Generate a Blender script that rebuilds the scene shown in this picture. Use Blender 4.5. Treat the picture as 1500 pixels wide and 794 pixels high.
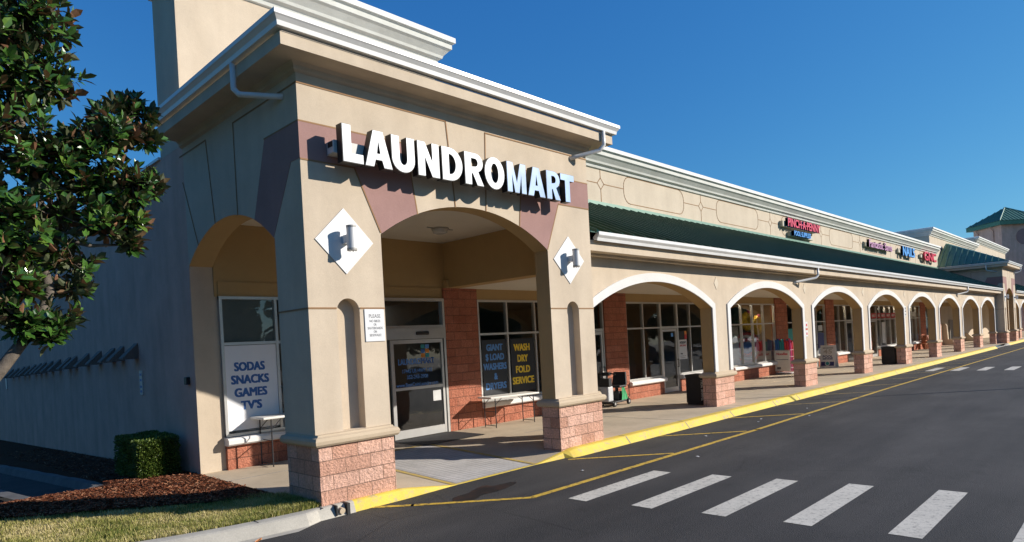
import bpy, bmesh, math, random
from mathutils import Vector, Matrix
from mathutils import noise as mnoise
R = math.radians
PI = math.pi
scene = bpy.context.scene
col = scene.collection
for o in list(bpy.data.objects):
    bpy.data.objects.remove(o)

# ------------------------------------------------------------------ camera
cam_d = bpy.data.cameras.new("camera")
cam = bpy.data.objects.new("camera", cam_d)
col.objects.link(cam)
scene.camera = cam
RX = [[0.6975826166136658, 0.7153385848713055, 0.04085586852276291],
      [-0.7144858620504677, 0.698762734203284, -0.03522207005203572],
      [-0.05374426414447692, -0.004620636651857916, 0.9985440419873829]]
cm = Matrix.Identity(4)
for r in range(3):
    cm[r][0] = RX[r][0]
    cm[r][1] = RX[r][2]
    cm[r][2] = -RX[r][1]
cm[0][3], cm[1][3], cm[2][3] = -4.437, -8.088, 2.218
cam.matrix_world = cm
cam_d.sensor_width = 36
cam_d.lens = 958.135 / 1500 * 36
cam_d.shift_y = (507.419 - 397.0) / 1500
cam_d.clip_start = 0.1
cam_d.clip_end = 2000

# ------------------------------------------------------------------ light
SUN = Vector((1.0, -1.0, 0.64)).normalized()        # towards the sun
elev = math.asin(SUN.z)
world = bpy.data.worlds.new("World")
scene.world = world
world.use_nodes = True
wn = world.node_tree.nodes
wl = world.node_tree.links
wn.clear()
sky = wn.new('ShaderNodeTexSky')
sky.sky_type = 'NISHITA'
sky.sun_disc = False
sky.sun_elevation = elev
sky.sun_rotation = math.atan2(SUN.x, SUN.y)
sky.altitude = 0
sky.air_density = 1.0
sky.dust_density = 0.2
sky.ozone_density = 1.5
bg = wn.new('ShaderNodeBackground')
bg.inputs[1].default_value = 0.082
wo = wn.new('ShaderNodeOutputWorld')
hs = wn.new('ShaderNodeHueSaturation')
hs.inputs['Saturation'].default_value = 1.0
hs.inputs['Hue'].default_value = 0.5
wl.new(sky.outputs[0], hs.inputs['Color'])
tint = wn.new('ShaderNodeMix')
tint.data_type = 'RGBA'
tint.blend_type = 'MULTIPLY'
tint.inputs[0].default_value = 1.0
tint.inputs[7].default_value = (0.31, 0.80, 1.28, 1)
wl.new(hs.outputs[0], tint.inputs[6])
sep = wn.new('ShaderNodeSeparateColor')
cmb = wn.new('ShaderNodeCombineColor')
wl.new(tint.outputs[2], sep.inputs[0])
for ch, (gain, gam) in enumerate(((1.0, 1.2), (1.12, 0.84), (2.166, 0.52))):
    pw = wn.new('ShaderNodeMath')
    pw.operation = 'POWER'
    pw.inputs[1].default_value = gam
    ml = wn.new('ShaderNodeMath')
    ml.operation = 'MULTIPLY'
    ml.inputs[1].default_value = gain
    wl.new(sep.outputs[ch], pw.inputs[0])
    wl.new(pw.outputs[0], ml.inputs[0])
    wl.new(ml.outputs[0], cmb.inputs[ch])
wl.new(cmb.outputs[0], bg.inputs[0])
wl.new(bg.outputs[0], wo.inputs[0])
sd = bpy.data.lights.new("sun", 'SUN')
sd.energy = 4.8
sd.angle = R(0.53)
sd.color = (1.0, 0.93, 0.84)
sun = bpy.data.objects.new("sun", sd)
col.objects.link(sun)
sun.rotation_euler = (-SUN).to_track_quat('-Z', 'Y').to_euler()
sun.location = (20, -20, 30)

scene.view_settings.view_transform = 'Standard'
scene.view_settings.look = 'None'
scene.view_settings.exposure = 0.40
scene.view_settings.gamma = 1.0
scene.render.engine = 'CYCLES'
scene.cycles.max_bounces = 8
scene.cycles.transparent_max_bounces = 12

# ------------------------------------------------------------------ materials
MATS = {}


def nodes(name):
    m = bpy.data.materials.new(name)
    m.use_nodes = True
    t = m.node_tree
    b = t.nodes['Principled BSDF']
    MATS[name] = m
    return m, t, b


def ramp(t, c0, c1, p0=0.3, p1=0.7):
    r = t.nodes.new('ShaderNodeValToRGB')
    r.color_ramp.elements[0].color = (*c0, 1)
    r.color_ramp.elements[1].color = (*c1, 1)
    r.color_ramp.elements[0].position = p0
    r.color_ramp.elements[1].position = p1
    return r


def tc(t, scale=(1, 1, 1), rot=(0, 0, 0)):
    c = t.nodes.new('ShaderNodeTexCoord')
    mp = t.nodes.new('ShaderNodeMapping')
    mp.inputs['Scale'].default_value = scale
    mp.inputs['Rotation'].default_value = rot
    t.links.new(c.outputs['Object'], mp.inputs[0])
    return mp


def noise(t, vec, scale, detail=5, rough=0.6):
    n = t.nodes.new('ShaderNodeTexNoise')
    n.inputs['Scale'].default_value = scale
    n.inputs['Detail'].default_value = detail
    n.inputs['Roughness'].default_value = rough
    t.links.new(vec.outputs[0], n.inputs['Vector'])
    return n


def mixc(t, a, b, fac, mode='MIX'):
    m = t.nodes.new('ShaderNodeMix')
    m.data_type = 'RGBA'
    m.blend_type = mode
    for s, v in ((6, a), (7, b)):
        if isinstance(v, tuple):
            m.inputs[s].default_value = (*v, 1)
        else:
            t.links.new(v, m.inputs[s])
    if isinstance(fac, (int, float)):
        m.inputs[0].default_value = fac
    else:
        t.links.new(fac, m.inputs[0])
    return m.outputs[2]


def mathn(t, op, a, b=None, clamp=False):
    m = t.nodes.new('ShaderNodeMath')
    m.operation = op
    m.use_clamp = clamp
    for i, v in enumerate((a, b)):
        if v is None:
            continue
        if isinstance(v, (int, float)):
            m.inputs[i].default_value = v
        else:
            t.links.new(v, m.inputs[i])
    return m.outputs[0]


def bump(t, b, h, strength, dist):
    bp = t.nodes.new('ShaderNodeBump')
    bp.inputs['Strength'].default_value = strength
    bp.inputs['Distance'].default_value = dist
    t.links.new(h, bp.inputs['Height'])
    t.links.new(bp.outputs[0], b.inputs['Normal'])
    return bp


def stucco(name, c, var=0.12, streak=0.12):
    """sand-finish stucco: blotches, faint rain streaks, fine grain"""
    m, t, b = nodes(name)
    v = tc(t)
    n1 = noise(t, v, 1.3, 6, 0.65)
    n2 = noise(t, v, 140, 3, 0.7)
    vs = tc(t, (1.5, 1.5, 0.22))
    n3 = noise(t, vs, 1.5, 3, 0.5)
    lo = tuple(x * (1 - var) for x in c)
    hi = tuple(min(1, x * (1 + var)) for x in c)
    r = ramp(t, lo, hi, 0.3, 0.7)
    t.links.new(n1.outputs[0], r.inputs[0])
    r3 = ramp(t, (0.80, 0.78, 0.76), (1, 1, 1), 0.34, 0.60)
    t.links.new(n3.outputs[0], r3.inputs[0])
    c1 = mixc(t, r.outputs[0], r3.outputs[0], streak * 4, 'MULTIPLY')
    r2 = ramp(t, (0.86, 0.86, 0.86), (1.08, 1.08, 1.08), 0.3, 0.7)
    t.links.new(n2.outputs[0], r2.inputs[0])
    c2 = mixc(t, c1, r2.outputs[0], 0.7, 'MULTIPLY')
    t.links.new(c2, b.inputs['Base Color'])
    b.inputs['Roughness'].default_value = 0.9
    b.inputs['Specular IOR Level'].default_value = 0.25
    n4 = noise(t, v, 9, 4, 0.6)
    b.inputs['Specular IOR Level'].default_value = 0.2
    h = mathn(t, 'ADD', n2.outputs[0], mathn(t, 'MULTIPLY', n4.outputs[0], 1.5))
    bump(t, b, h, 0.35, 0.006)
    return m


def plain(name, c, rough=0.5, metal=0.0, spec=0.5, var=0.08, nscale=4.0, bumpd=0.0, emit=None, estr=1.0):
    m, t, b = nodes(name)
    v = tc(t)
    n1 = noise(t, v, nscale, 5, 0.6)
    r = ramp(t, tuple(x * (1 - var) for x in c), tuple(min(1, x * (1 + var)) for x in c))
    t.links.new(n1.outputs[0], r.inputs[0])
    t.links.new(r.outputs[0], b.inputs['Base Color'])
    b.inputs['Roughness'].default_value = rough
    b.inputs['Metallic'].default_value = metal
    b.inputs['Specular IOR Level'].default_value = spec
    if bumpd:
        n2 = noise(t, v, nscale * 20, 3)
        bump(t, b, n2.outputs[0], 0.5, bumpd)
    if emit:
        b.inputs['Emission Color'].default_value = (*emit, 1)
        b.inputs['Emission Strength'].default_value = estr
    return m


stucco('tan_stucco', (0.60, 0.498, 0.375), 0.08, 0.10)
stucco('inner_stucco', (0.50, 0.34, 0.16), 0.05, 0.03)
stucco('side_stucco', (0.68, 0.44, 0.34), 0.12, 0.16)
stucco('parapet_stucco', (0.60, 0.51, 0.39), 0.06, 0.08)
stucco('mauve_stucco', (0.36, 0.215, 0.190), 0.10, 0.05)
stucco('corbel_stucco', (0.54, 0.43, 0.30), 0.07, 0.08)
stucco('white_trim', (0.74, 0.73, 0.70), 0.04, 0.05)
stucco('pale_inset', (0.64, 0.56, 0.44), 0.04, 0.03)
stucco('ceiling_white', (0.72, 0.66, 0.55), 0.03, 0.0)
stucco('cornice_white', (0.66, 0.66, 0.60), 0.05, 0.10)
stucco('cornice_top', (0.80, 0.80, 0.76), 0.04, 0.06)
plain('joint', (0.30, 0.17, 0.08), 0.9)
plain('gutter_white', (0.74, 0.73, 0.70), 0.35, 0, 0.5, 0.06)
plain('green_metal', (0.008, 0.065, 0.042), 0.35, 0.25, 0.5, 0.12, 1.5)
plain('green_flashing', (0.15, 0.27, 0.20), 0.45, 0.1, 0.5, 0.08)
plain('pale_green_metal', (0.075, 0.17, 0.10), 0.35, 0.2, 0.5, 0.15, 2)
plain('alu', (0.62, 0.61, 0.58), 0.35, 0.6, 0.5, 0.05)
plain('dark_alu', (0.04, 0.042, 0.045), 0.4, 0.5)
plain('sill_white', (0.74, 0.72, 0.69), 0.7, 0, 0.3, 0.05)
plain('black_plastic', (0.018, 0.018, 0.02), 0.5)
plain('black_side', (0.012, 0.011, 0.012), 0.45)
plain('letter_white', (0.74, 0.76, 0.76), 0.25, 0, 0.5, 0.03)
plain('letter_blue', (0.36, 0.50, 0.73), 0.25, 0, 0.5, 0.26, 2.2)
plain('raceway', (0.50, 0.49, 0.45), 0.5)
plain('raceway_tan', (0.48, 0.44, 0.34), 0.6)
plain('table_top', (0.74, 0.72, 0.66), 0.5)
plain('table_leg', (0.06, 0.06, 0.065), 0.4, 0.4)
plain('sign_white', (0.70, 0.70, 0.69), 0.4, 0, 0.5, 0.03)
plain('ink_blue', (0.035, 0.13, 0.38), 0.5)
plain('vinyl_blue', (0.10, 0.27, 0.60), 0.5)
plain('vinyl_yellow', (0.90, 0.62, 0.04), 0.5)
plain('vinyl_dark', (0.022, 0.024, 0.028), 0.4)
plain('ink_grey', (0.16, 0.16, 0.17), 0.6)
plain('ink_black', (0.02, 0.02, 0.02), 0.6)
plain('ink_red', (0.55, 0.03, 0.04), 0.5)
plain('sign_red', (0.72, 0.05, 0.10), 0.35)
plain('sign_blue', (0.10, 0.35, 0.80), 0.35)
plain('sign_pink', (0.60, 0.28, 0.45), 0.35)
plain('banner_white', (0.86, 0.86, 0.87), 0.4, 0, 0.5, 0.02)
plain('reflection_grey', (0.20, 0.22, 0.21), 0.3)
plain('dark_concrete', (0.13, 0.125, 0.12), 0.85, 0, 0.3, 0.2, 3)
plain('hood_brown', (0.20, 0.15, 0.12), 0.9)
plain('navy', (0.02, 0.03, 0.16), 0.5)
plain('orange', (0.75, 0.25, 0.03), 0.5)
plain('teal', (0.03, 0.30, 0.30), 0.5)
plain('green_cloth', (0.02, 0.30, 0.10), 0.7)
plain('lime', (0.55, 0.70, 0.05), 0.5)
plain('pool_red', (0.65, 0.05, 0.06), 0.4)
plain('pool_white', (0.80, 0.80, 0.82), 0.4)
plain('pool_blue', (0.04, 0.12, 0.42), 0.4)
plain('pool_yellow', (0.85, 0.55, 0.03), 0.35)
plain('magenta', (0.55, 0.04, 0.18), 0.5)
plain('foam_blue', (0.03, 0.13, 0.38), 0.6)
plain('foam_red', (0.60, 0.04, 0.05), 0.6)
plain('cardboard', (0.72, 0.68, 0.60), 0.7)
plain('wood', (0.35, 0.13, 0.05), 0.5, 0, 0.5, 0.2, 8)
plain('terracotta', (0.42, 0.15, 0.08), 0.7)
plain('interior_wall', (0.30, 0.27, 0.23), 0.9)
plain('interior_floor', (0.14, 0.13, 0.12), 0.5)
plain('blind', (0.62, 0.62, 0.60), 0.7)
plain('washer_white', (0.55, 0.55, 0.55), 0.4)
plain('bark_grey', (0.15, 0.125, 0.10), 0.9, 0, 0.2, 0.35, 14, 0.02)
plain('rubber', (0.015, 0.015, 0.015), 0.8)
plain('car_paint', (0.05, 0.07, 0.12), 0.15, 0.3)
plain('car_glass', (0.01, 0.012, 0.015), 0.05)
plain('pole_grey', (0.25, 0.25, 0.24), 0.5, 0.5)
plain('lens', (0.55, 0.55, 0.52), 0.15)
plain('fixture', (0.42, 0.40, 0.36), 0.4)
plain('tube_light', (0.8, 0.85, 0.9), 0.5, emit=(0.85, 0.93, 1.0), estr=1.3)
plain('shop_fill_light', (0.8, 0.85, 0.9), 0.5, emit=(1.0, 0.96, 0.88), estr=20.0)
plain('leaf_dry', (0.55, 0.22, 0.08), 0.8)
plain('litter', (0.75, 0.75, 0.73), 0.8)
plain('mat_black', (0.035, 0.035, 0.037), 0.85, 0, 0.3, 0.2, 30)
plain('soot', (0.10, 0.045, 0.02), 0.9)


def brick_mat(name, c1, c2, mortar, bw=0.405, bh=0.203):
    m, t, b = nodes(name)
    c = t.nodes.new('ShaderNodeTexCoord')
    s = t.nodes.new('ShaderNodeSeparateXYZ')
    t.links.new(c.outputs['Object'], s.inputs[0])
    u = mathn(t, 'ADD', s.outputs[0], s.outputs[1])
    cb = t.nodes.new('ShaderNodeCombineXYZ')
    t.links.new(u, cb.inputs[0])
    t.links.new(mathn(t, 'ADD', s.outputs[2], 0.06), cb.inputs[1])
    bt = t.nodes.new('ShaderNodeTexBrick')
    bt.inputs['Color1'].default_value = (*c1, 1)
    bt.inputs['Color2'].default_value = (*c2, 1)
    bt.inputs['Mortar'].default_value = (*mortar, 1)
    bt.inputs['Scale'].default_value = 1.0
    bt.inputs['Mortar Size'].default_value = 0.007
    bt.inputs['Mortar Smooth'].default_value = 0.3
    bt.inputs['Brick Width'].default_value = bw
    bt.inputs['Row Height'].default_value = bh
    t.links.new(cb.outputs[0], bt.inputs['Vector'])
    v = tc(t)
    n1 = noise(t, v, 30, 6, 0.78)
    n2 = noise(t, v, 3, 4, 0.6)
    r1 = ramp(t, (0.66, 0.62, 0.60), (1.25, 1.25, 1.25), 0.34, 0.66)
    t.links.new(n1.outputs[0], r1.inputs[0])
    k = mixc(t, bt.outputs['Color'], r1.outputs[0], 0.85, 'MULTIPLY')
    r2 = ramp(t, (0.8, 0.78, 0.78), (1.12, 1.1, 1.1), 0.35, 0.65)
    t.links.new(n2.outputs[0], r2.inputs[0])
    k = mixc(t, k, r2.outputs[0], 0.7, 'MULTIPLY')
    n5 = noise(t, v, 70, 3, 0.7)
    r5 = ramp(t, (0, 0, 0), (1, 1, 1), 0.60, 0.70)
    t.links.new(n5.outputs[0], r5.inputs[0])
    k = mixc(t, k, (0.62, 0.42, 0.30), mathn(t, 'MULTIPLY', r5.outputs[0], 0.6))
    t.links.new(k, b.inputs['Base Color'])
    b.inputs['Roughness'].default_value = 0.92
    b.inputs['Specular IOR Level'].default_value = 0.2
    n3 = noise(t, v, 16, 5, 0.65)
    h = mathn(t, 'ADD', mathn(t, 'MULTIPLY', n3.outputs[0], 1.0), mathn(t, 'MULTIPLY', n1.outputs[0], 0.5))
    h = mathn(t, 'SUBTRACT', h, mathn(t, 'MULTIPLY', bt.outputs['Fac'], 1.2))
    bump(t, b, h, 1.0, 0.05)
    return m


brick_mat('split_block', (0.66, 0.37, 0.26), (0.86, 0.55, 0.42), (0.42, 0.26, 0.19))
brick_mat('store_block', (0.46, 0.165, 0.10), (0.54, 0.215, 0.135), (0.26, 0.13, 0.09))


def glass_mat():
    m, t, b = nodes('glass')
    t.nodes.remove(b)
    out = t.nodes['Material Output']
    tr = t.nodes.new('ShaderNodeBsdfTransparent')
    tr.inputs[0].default_value = (0.80, 0.81, 0.79, 1)
    gl = t.nodes.new('ShaderNodeBsdfGlossy')
    gl.inputs[0].default_value = (0.95, 0.97, 1, 1)
    gl.inputs['Roughness'].default_value = 0.012
    f = t.nodes.new('ShaderNodeFresnel')
    f.inputs[0].default_value = 1.40
    v = tc(t)
    n = noise(t, v, 0.8, 2)
    bp_ = t.nodes.new('ShaderNodeBump')
    bp_.inputs['Strength'].default_value = 0.03
    bp_.inputs['Distance'].default_value = 0.2
    t.links.new(n.outputs[0], bp_.inputs['Height'])
    t.links.new(bp_.outputs[0], gl.inputs['Normal'])
    mx = t.nodes.new('ShaderNodeMixShader')
    fac = mathn(t, 'ADD', mathn(t, 'MULTIPLY', f.outputs[0], 0.45), 0.06)
    t.links.new(fac, mx.inputs[0])
    t.links.new(tr.outputs[0], mx.inputs[1])
    t.links.new(gl.outputs[0], mx.inputs[2])
    t.links.new(mx.outputs[0], out.inputs[0])


glass_mat()


def asphalt_mat():
    m, t, b = nodes('asphalt')
    v = tc(t)
    n1 = noise(t, v, 0.35, 6, 0.6)
    n2 = noise(t, v, 90, 4, 0.8)
    n3 = noise(t, tc(t, (0.12, 1.2, 1)), 1.5, 5, 0.6)
    r1 = ramp(t, (0.026, 0.0258, 0.0265), (0.046, 0.0448, 0.0445), 0.3, 0.7)
    t.links.new(n1.outputs[0], r1.inputs[0])
    r3 = ramp(t, (0.8, 0.8, 0.8), (1.22, 1.2, 1.18), 0.35, 0.65)
    t.links.new(n3.outputs[0], r3.inputs[0])
    k = mixc(t, r1.outputs[0], r3.outputs[0], 0.8, 'MULTIPLY')
    r2 = ramp(t, (0.55, 0.55, 0.55), (1.7, 1.7, 1.7), 0.35, 0.68)
    t.links.new(n2.outputs[0], r2.inputs[0])
    k = mixc(t, k, r2.outputs[0], 0.8, 'MULTIPLY')
    n4 = noise(t, v, 1.7, 4, 0.7)
    r4 = ramp(t, (0.55, 0.55, 0.55), (1, 1, 1), 0.30, 0.40)
    t.links.new(n4.outputs[0], r4.inputs[0])
    k = mixc(t, k, r4.outputs[0], 0.5, 'MULTIPLY')
    # hairline cracks, filled seams and old patches
    wv = t.nodes.new('ShaderNodeMix')
    wv.data_type = 'VECTOR'
    wv.inputs[0].default_value = 0.12
    t.links.new(v.outputs[0], wv.inputs[4])
    nw = noise(t, v, 1.1, 5, 0.65)
    t.links.new(nw.outputs[1], wv.inputs[5])
    ve = t.nodes.new('ShaderNodeTexVoronoi')
    ve.feature = 'DISTANCE_TO_EDGE'
    ve.inputs['Scale'].default_value = 0.42
    t.links.new(wv.outputs[1], ve.inputs['Vector'])
    rc = ramp(t, (0.35, 0.35, 0.35), (1, 1, 1), 0.0022, 0.0050)
    t.links.new(ve.outputs['Distance'], rc.inputs[0])
    nm = noise(t, v, 0.22, 3)
    rm_ = ramp(t, (0, 0, 0), (1, 1, 1), 0.50, 0.60)
    t.links.new(nm.outputs[0], rm_.inputs[0])
    k = mixc(t, k, rc.outputs[0], mathn(t, 'MULTIPLY', rm_.outputs[0], 0.75), 'MULTIPLY')
    n6 = noise(t, tc(t, (0.35, 1.0, 1), (0, 0, 0.12)), 0.55, 4, 0.55)
    r6 = ramp(t, (0.74, 0.74, 0.75), (1.25, 1.22, 1.18), 0.38, 0.62)
    t.links.new(n6.outputs[0], r6.inputs[0])
    k = mixc(t, k, r6.outputs[0], 0.8, 'MULTIPLY')
    t.links.new(k, b.inputs['Base Color'])
    b.inputs['Roughness'].default_value = 0.8
    b.inputs['Specular IOR Level'].default_value = 0.35
    vo = t.nodes.new('ShaderNodeTexVoronoi')
    vo.inputs['Scale'].default_value = 85
    t.links.new(v.outputs[0], vo.inputs['Vector'])
    h = mathn(t, 'ADD', vo.outputs[0], n2.outputs[0])
    bump(t, b, h, 0.55, 0.008)


asphalt_mat()


def concrete_mat(name, c, joint=True, var=0.15):
    m, t, b = nodes(name)
    v = tc(t)
    n1 = noise(t, v, 0.9, 6, 0.65)
    n2 = noise(t, v, 60, 4, 0.7)
    n3 = noise(t, v, 5, 5, 0.7)
    r1 = ramp(t, tuple(x * (1 - var) for x in c), tuple(x * (1 + var) for x in c))
    t.links.new(n1.outputs[0], r1.inputs[0])
    r2 = ramp(t, (0.8, 0.8, 0.8), (1.15, 1.15, 1.15), 0.3, 0.7)
    t.links.new(n2.outputs[0], r2.inputs[0])
    k = mixc(t, r1.outputs[0], r2.outputs[0], 0.6, 'MULTIPLY')
    r3 = ramp(t, (0.62, 0.60, 0.57), (1, 1, 1), 0.28, 0.42)
    t.links.new(n3.outputs[0], r3.inputs[0])
    k = mixc(t, k, r3.outputs[0], 0.5, 'MULTIPLY')
    t.links.new(k, b.inputs['Base Color'])
    b.inputs['Roughness'].default_value = 0.85
    b.inputs['Specular IOR Level'].default_value = 0.3
    bump(t, b, n2.outputs[0], 0.4, 0.004)


concrete_mat('sidewalk_concrete', (0.50, 0.41, 0.295))
concrete_mat('curb_concrete', (0.44, 0.41, 0.35), var=0.2)
concrete_mat('tile_concrete', (0.42, 0.39, 0.35), var=0.08)


def paint_mat(name, c, wear, wearc, scale=9, lo=0.30, hi=0.42):
    m, t, b = nodes(name)
    v = tc(t)
    n1 = noise(t, v, scale, 7, 0.75)
    r = ramp(t, (0, 0, 0), (1, 1, 1), lo, hi)
    t.links.new(n1.outputs[0], r.inputs[0])
    n2 = noise(t, v, 1.5, 5)
    r2 = ramp(t, tuple(x * 0.88 for x in c), tuple(min(1, x * 1.08) for x in c))
    t.links.new(n2.outputs[0], r2.inputs[0])
    f = mathn(t, 'ADD', mathn(t, 'MULTIPLY', r.outputs[0], wear), 1 - wear)
    k = mixc(t, wearc, r2.outputs[0], f)
    n3 = noise(t, v, 80, 3)
    r3 = ramp(t, (0.8, 0.8, 0.8), (1.1, 1.1, 1.1))
    t.links.new(n3.outputs[0], r3.inputs[0])
    k = mixc(t, k, r3.outputs[0], 0.7, 'MULTIPLY')
    t.links.new(k, b.inputs['Base Color'])
    b.inputs['Roughness'].default_value = 0.75
    bump(t, b, n3.outputs[0], 0.3, 0.004)


paint_mat('curb_yellow', (0.74, 0.54, 0.07), 0.85, (0.44, 0.37, 0.22), 7, 0.36, 0.48)
paint_mat('line_yellow', (0.60, 0.39, 0.045), 0.9, (0.06, 0.055, 0.045), 10, 0.37, 0.50)
paint_mat('faded_yellow', (0.45, 0.32, 0.10), 0.9, (0.07, 0.06, 0.05), 8, 0.40, 0.56)
paint_mat('line_white', (0.56, 0.53, 0.46), 0.8, (0.10, 0.097, 0.09), 14, 0.34, 0.48)
paint_mat('walk_yellow', (0.58, 0.40, 0.08), 0.8, (0.36, 0.31, 0.24), 10, 0.35, 0.55)


def tile_mat():
    """stamped ramp panel: fine square grid"""
    m, t, b = nodes('ramp_tile')
    v = tc(t)
    bt = t.nodes.new('ShaderNodeTexBrick')
    bt.offset = 0.0
    bt.inputs['Color1'].default_value = (0.44, 0.41, 0.38, 1)
    bt.inputs['Color2'].default_value = (0.40, 0.375, 0.345, 1)
    bt.inputs['Mortar'].default_value = (0.62, 0.60, 0.56, 1)
    bt.inputs['Scale'].default_value = 1
    bt.inputs['Mortar Size'].default_value = 0.008
    bt.inputs['Brick Width'].default_value = 0.12
    bt.inputs['Row Height'].default_value = 0.12
    t.links.new(v.outputs[0], bt.inputs['Vector'])
    n = noise(t, v, 2, 5)
    r = ramp(t, (0.8, 0.8, 0.8), (1.1, 1.1, 1.1))
    t.links.new(n.outputs[0], r.inputs[0])
    t.links.new(mixc(t, bt.outputs['Color'], r.outputs[0], 0.8, 'MULTIPLY'), b.inputs['Base Color'])
    b.inputs['Roughness'].default_value = 0.85
    bump(t, b, mathn(t, 'SUBTRACT', 1.0, bt.outputs['Fac']), 0.6, 0.01)


tile_mat()


def soil_mat(name, c0, c1, sc=30):
    m, t, b = nodes(name)
    v = tc(t)
    n1 = noise(t, v, sc, 6, 0.8)
    r = ramp(t, c0, c1, 0.3, 0.7)
    t.links.new(n1.outputs[0], r.inputs[0])
    t.links.new(r.outputs[0], b.inputs['Base Color'])
    b.inputs['Roughness'].default_value = 1.0
    b.inputs['Specular IOR Level'].default_value = 0.1
    bump(t, b, n1.outputs[0], 1.0, 0.03)


soil_mat('mulch_soil', (0.035, 0.014, 0.008), (0.13, 0.05, 0.025))
soil_mat('grass_soil', (0.05, 0.05, 0.02), (0.16, 0.15, 0.06), 18)


def vary_mat(name, stops, rough=0.6, spec=0.4, under=None, trans=0.0):
    """colour picked per face group through the 'rnd' attribute"""
    m, t, b = nodes(name)
    a = t.nodes.new('ShaderNodeAttribute')
    a.attribute_name = 'rnd'
    r = t.nodes.new('ShaderNodeValToRGB')
    cr = r.color_ramp
    cr.elements[0].position = 0
    cr.elements[0].color = (*stops[0], 1)
    cr.elements[1].position = 1
    cr.elements[1].color = (*stops[-1], 1)
    for i, s in enumerate(stops[1:-1]):
        e = cr.elements.new((i + 1) / (len(stops) - 1))
        e.color = (*s, 1)
    t.links.new(a.outputs['Fac'], r.inputs[0])
    k = r.outputs[0]
    if under:
        g = t.nodes.new('ShaderNodeNewGeometry')
        ur = ramp(t, (0.060, 0.075, 0.025), under, 0.50, 0.68)
        t.links.new(a.outputs['Fac'], ur.inputs[0])
        k = mixc(t, r.outputs[0], ur.outputs[0], g.outputs['Backfacing'])
        rr = mathn(t, 'ADD', mathn(t, 'MULTIPLY', g.outputs['Backfacing'], 0.5), rough)
        t.links.new(rr, b.inputs['Roughness'])
    else:
        b.inputs['Roughness'].default_value = rough
    t.links.new(k, b.inputs['Base Color'])
    b.inputs['Specular IOR Level'].default_value = spec
    if trans:
        b.inputs['Transmission Weight'].default_value = 0
        out = t.nodes['Material Output']
        tl = t.nodes.new('ShaderNodeBsdfTranslucent')
        t.links.new(k, tl.inputs[0])
        mx = t.nodes.new('ShaderNodeMixShader')
        mx.inputs[0].default_value = trans
        t.links.new(b.outputs[0], mx.inputs[1])
        t.links.new(tl.outputs[0], mx.inputs[2])
        t.links.new(mx.outputs[0], out.inputs[0])


vary_mat('magnolia_leaf', [(0.016, 0.055, 0.012), (0.042, 0.11, 0.018), (0.075, 0.17, 0.028), (0.19, 0.26, 0.04)], 0.22, 0.8,
         under=(0.25, 0.11, 0.05), trans=0.12)
vary_mat('hedge_leaf', [(0.03, 0.06, 0.012), (0.08, 0.14, 0.02), (0.20, 0.26, 0.05)], 0.45, 0.4, trans=0.15)
vary_mat('tree_leaf', [(0.02, 0.05, 0.012), (0.05, 0.09, 0.02), (0.08, 0.13, 0.03)], 0.5, 0.4, trans=0.15)
vary_mat('grass_blade', [(0.10, 0.15, 0.025), (0.30, 0.31, 0.07), (0.54, 0.46, 0.18), (0.72, 0.60, 0.33)], 0.7, 0.2, trans=0.2)
vary_mat('mulch_chip', [(0.04, 0.012, 0.007), (0.15, 0.045, 0.02), (0.24, 0.09, 0.045), (0.36, 0.19, 0.11)], 0.95, 0.1)

M = MATS

# ------------------------------------------------------------------ helpers


def tag(o, label=None, cat=None, group=None, kind=None):
    if label:
        o['label'] = label
    if cat:
        o['category'] = cat
    if group:
        o['group'] = group
    if kind:
        o['kind'] = kind
    return o


def empty(name, loc=(0, 0, 0), rz=0, parent=None):
    o = bpy.data.objects.new(name, None)
    col.objects.link(o)
    o.location = loc
    o.rotation_euler = (0, 0, rz)
    o.empty_display_size = 0.2
    if parent:
        o.parent = parent
    return o


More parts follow.
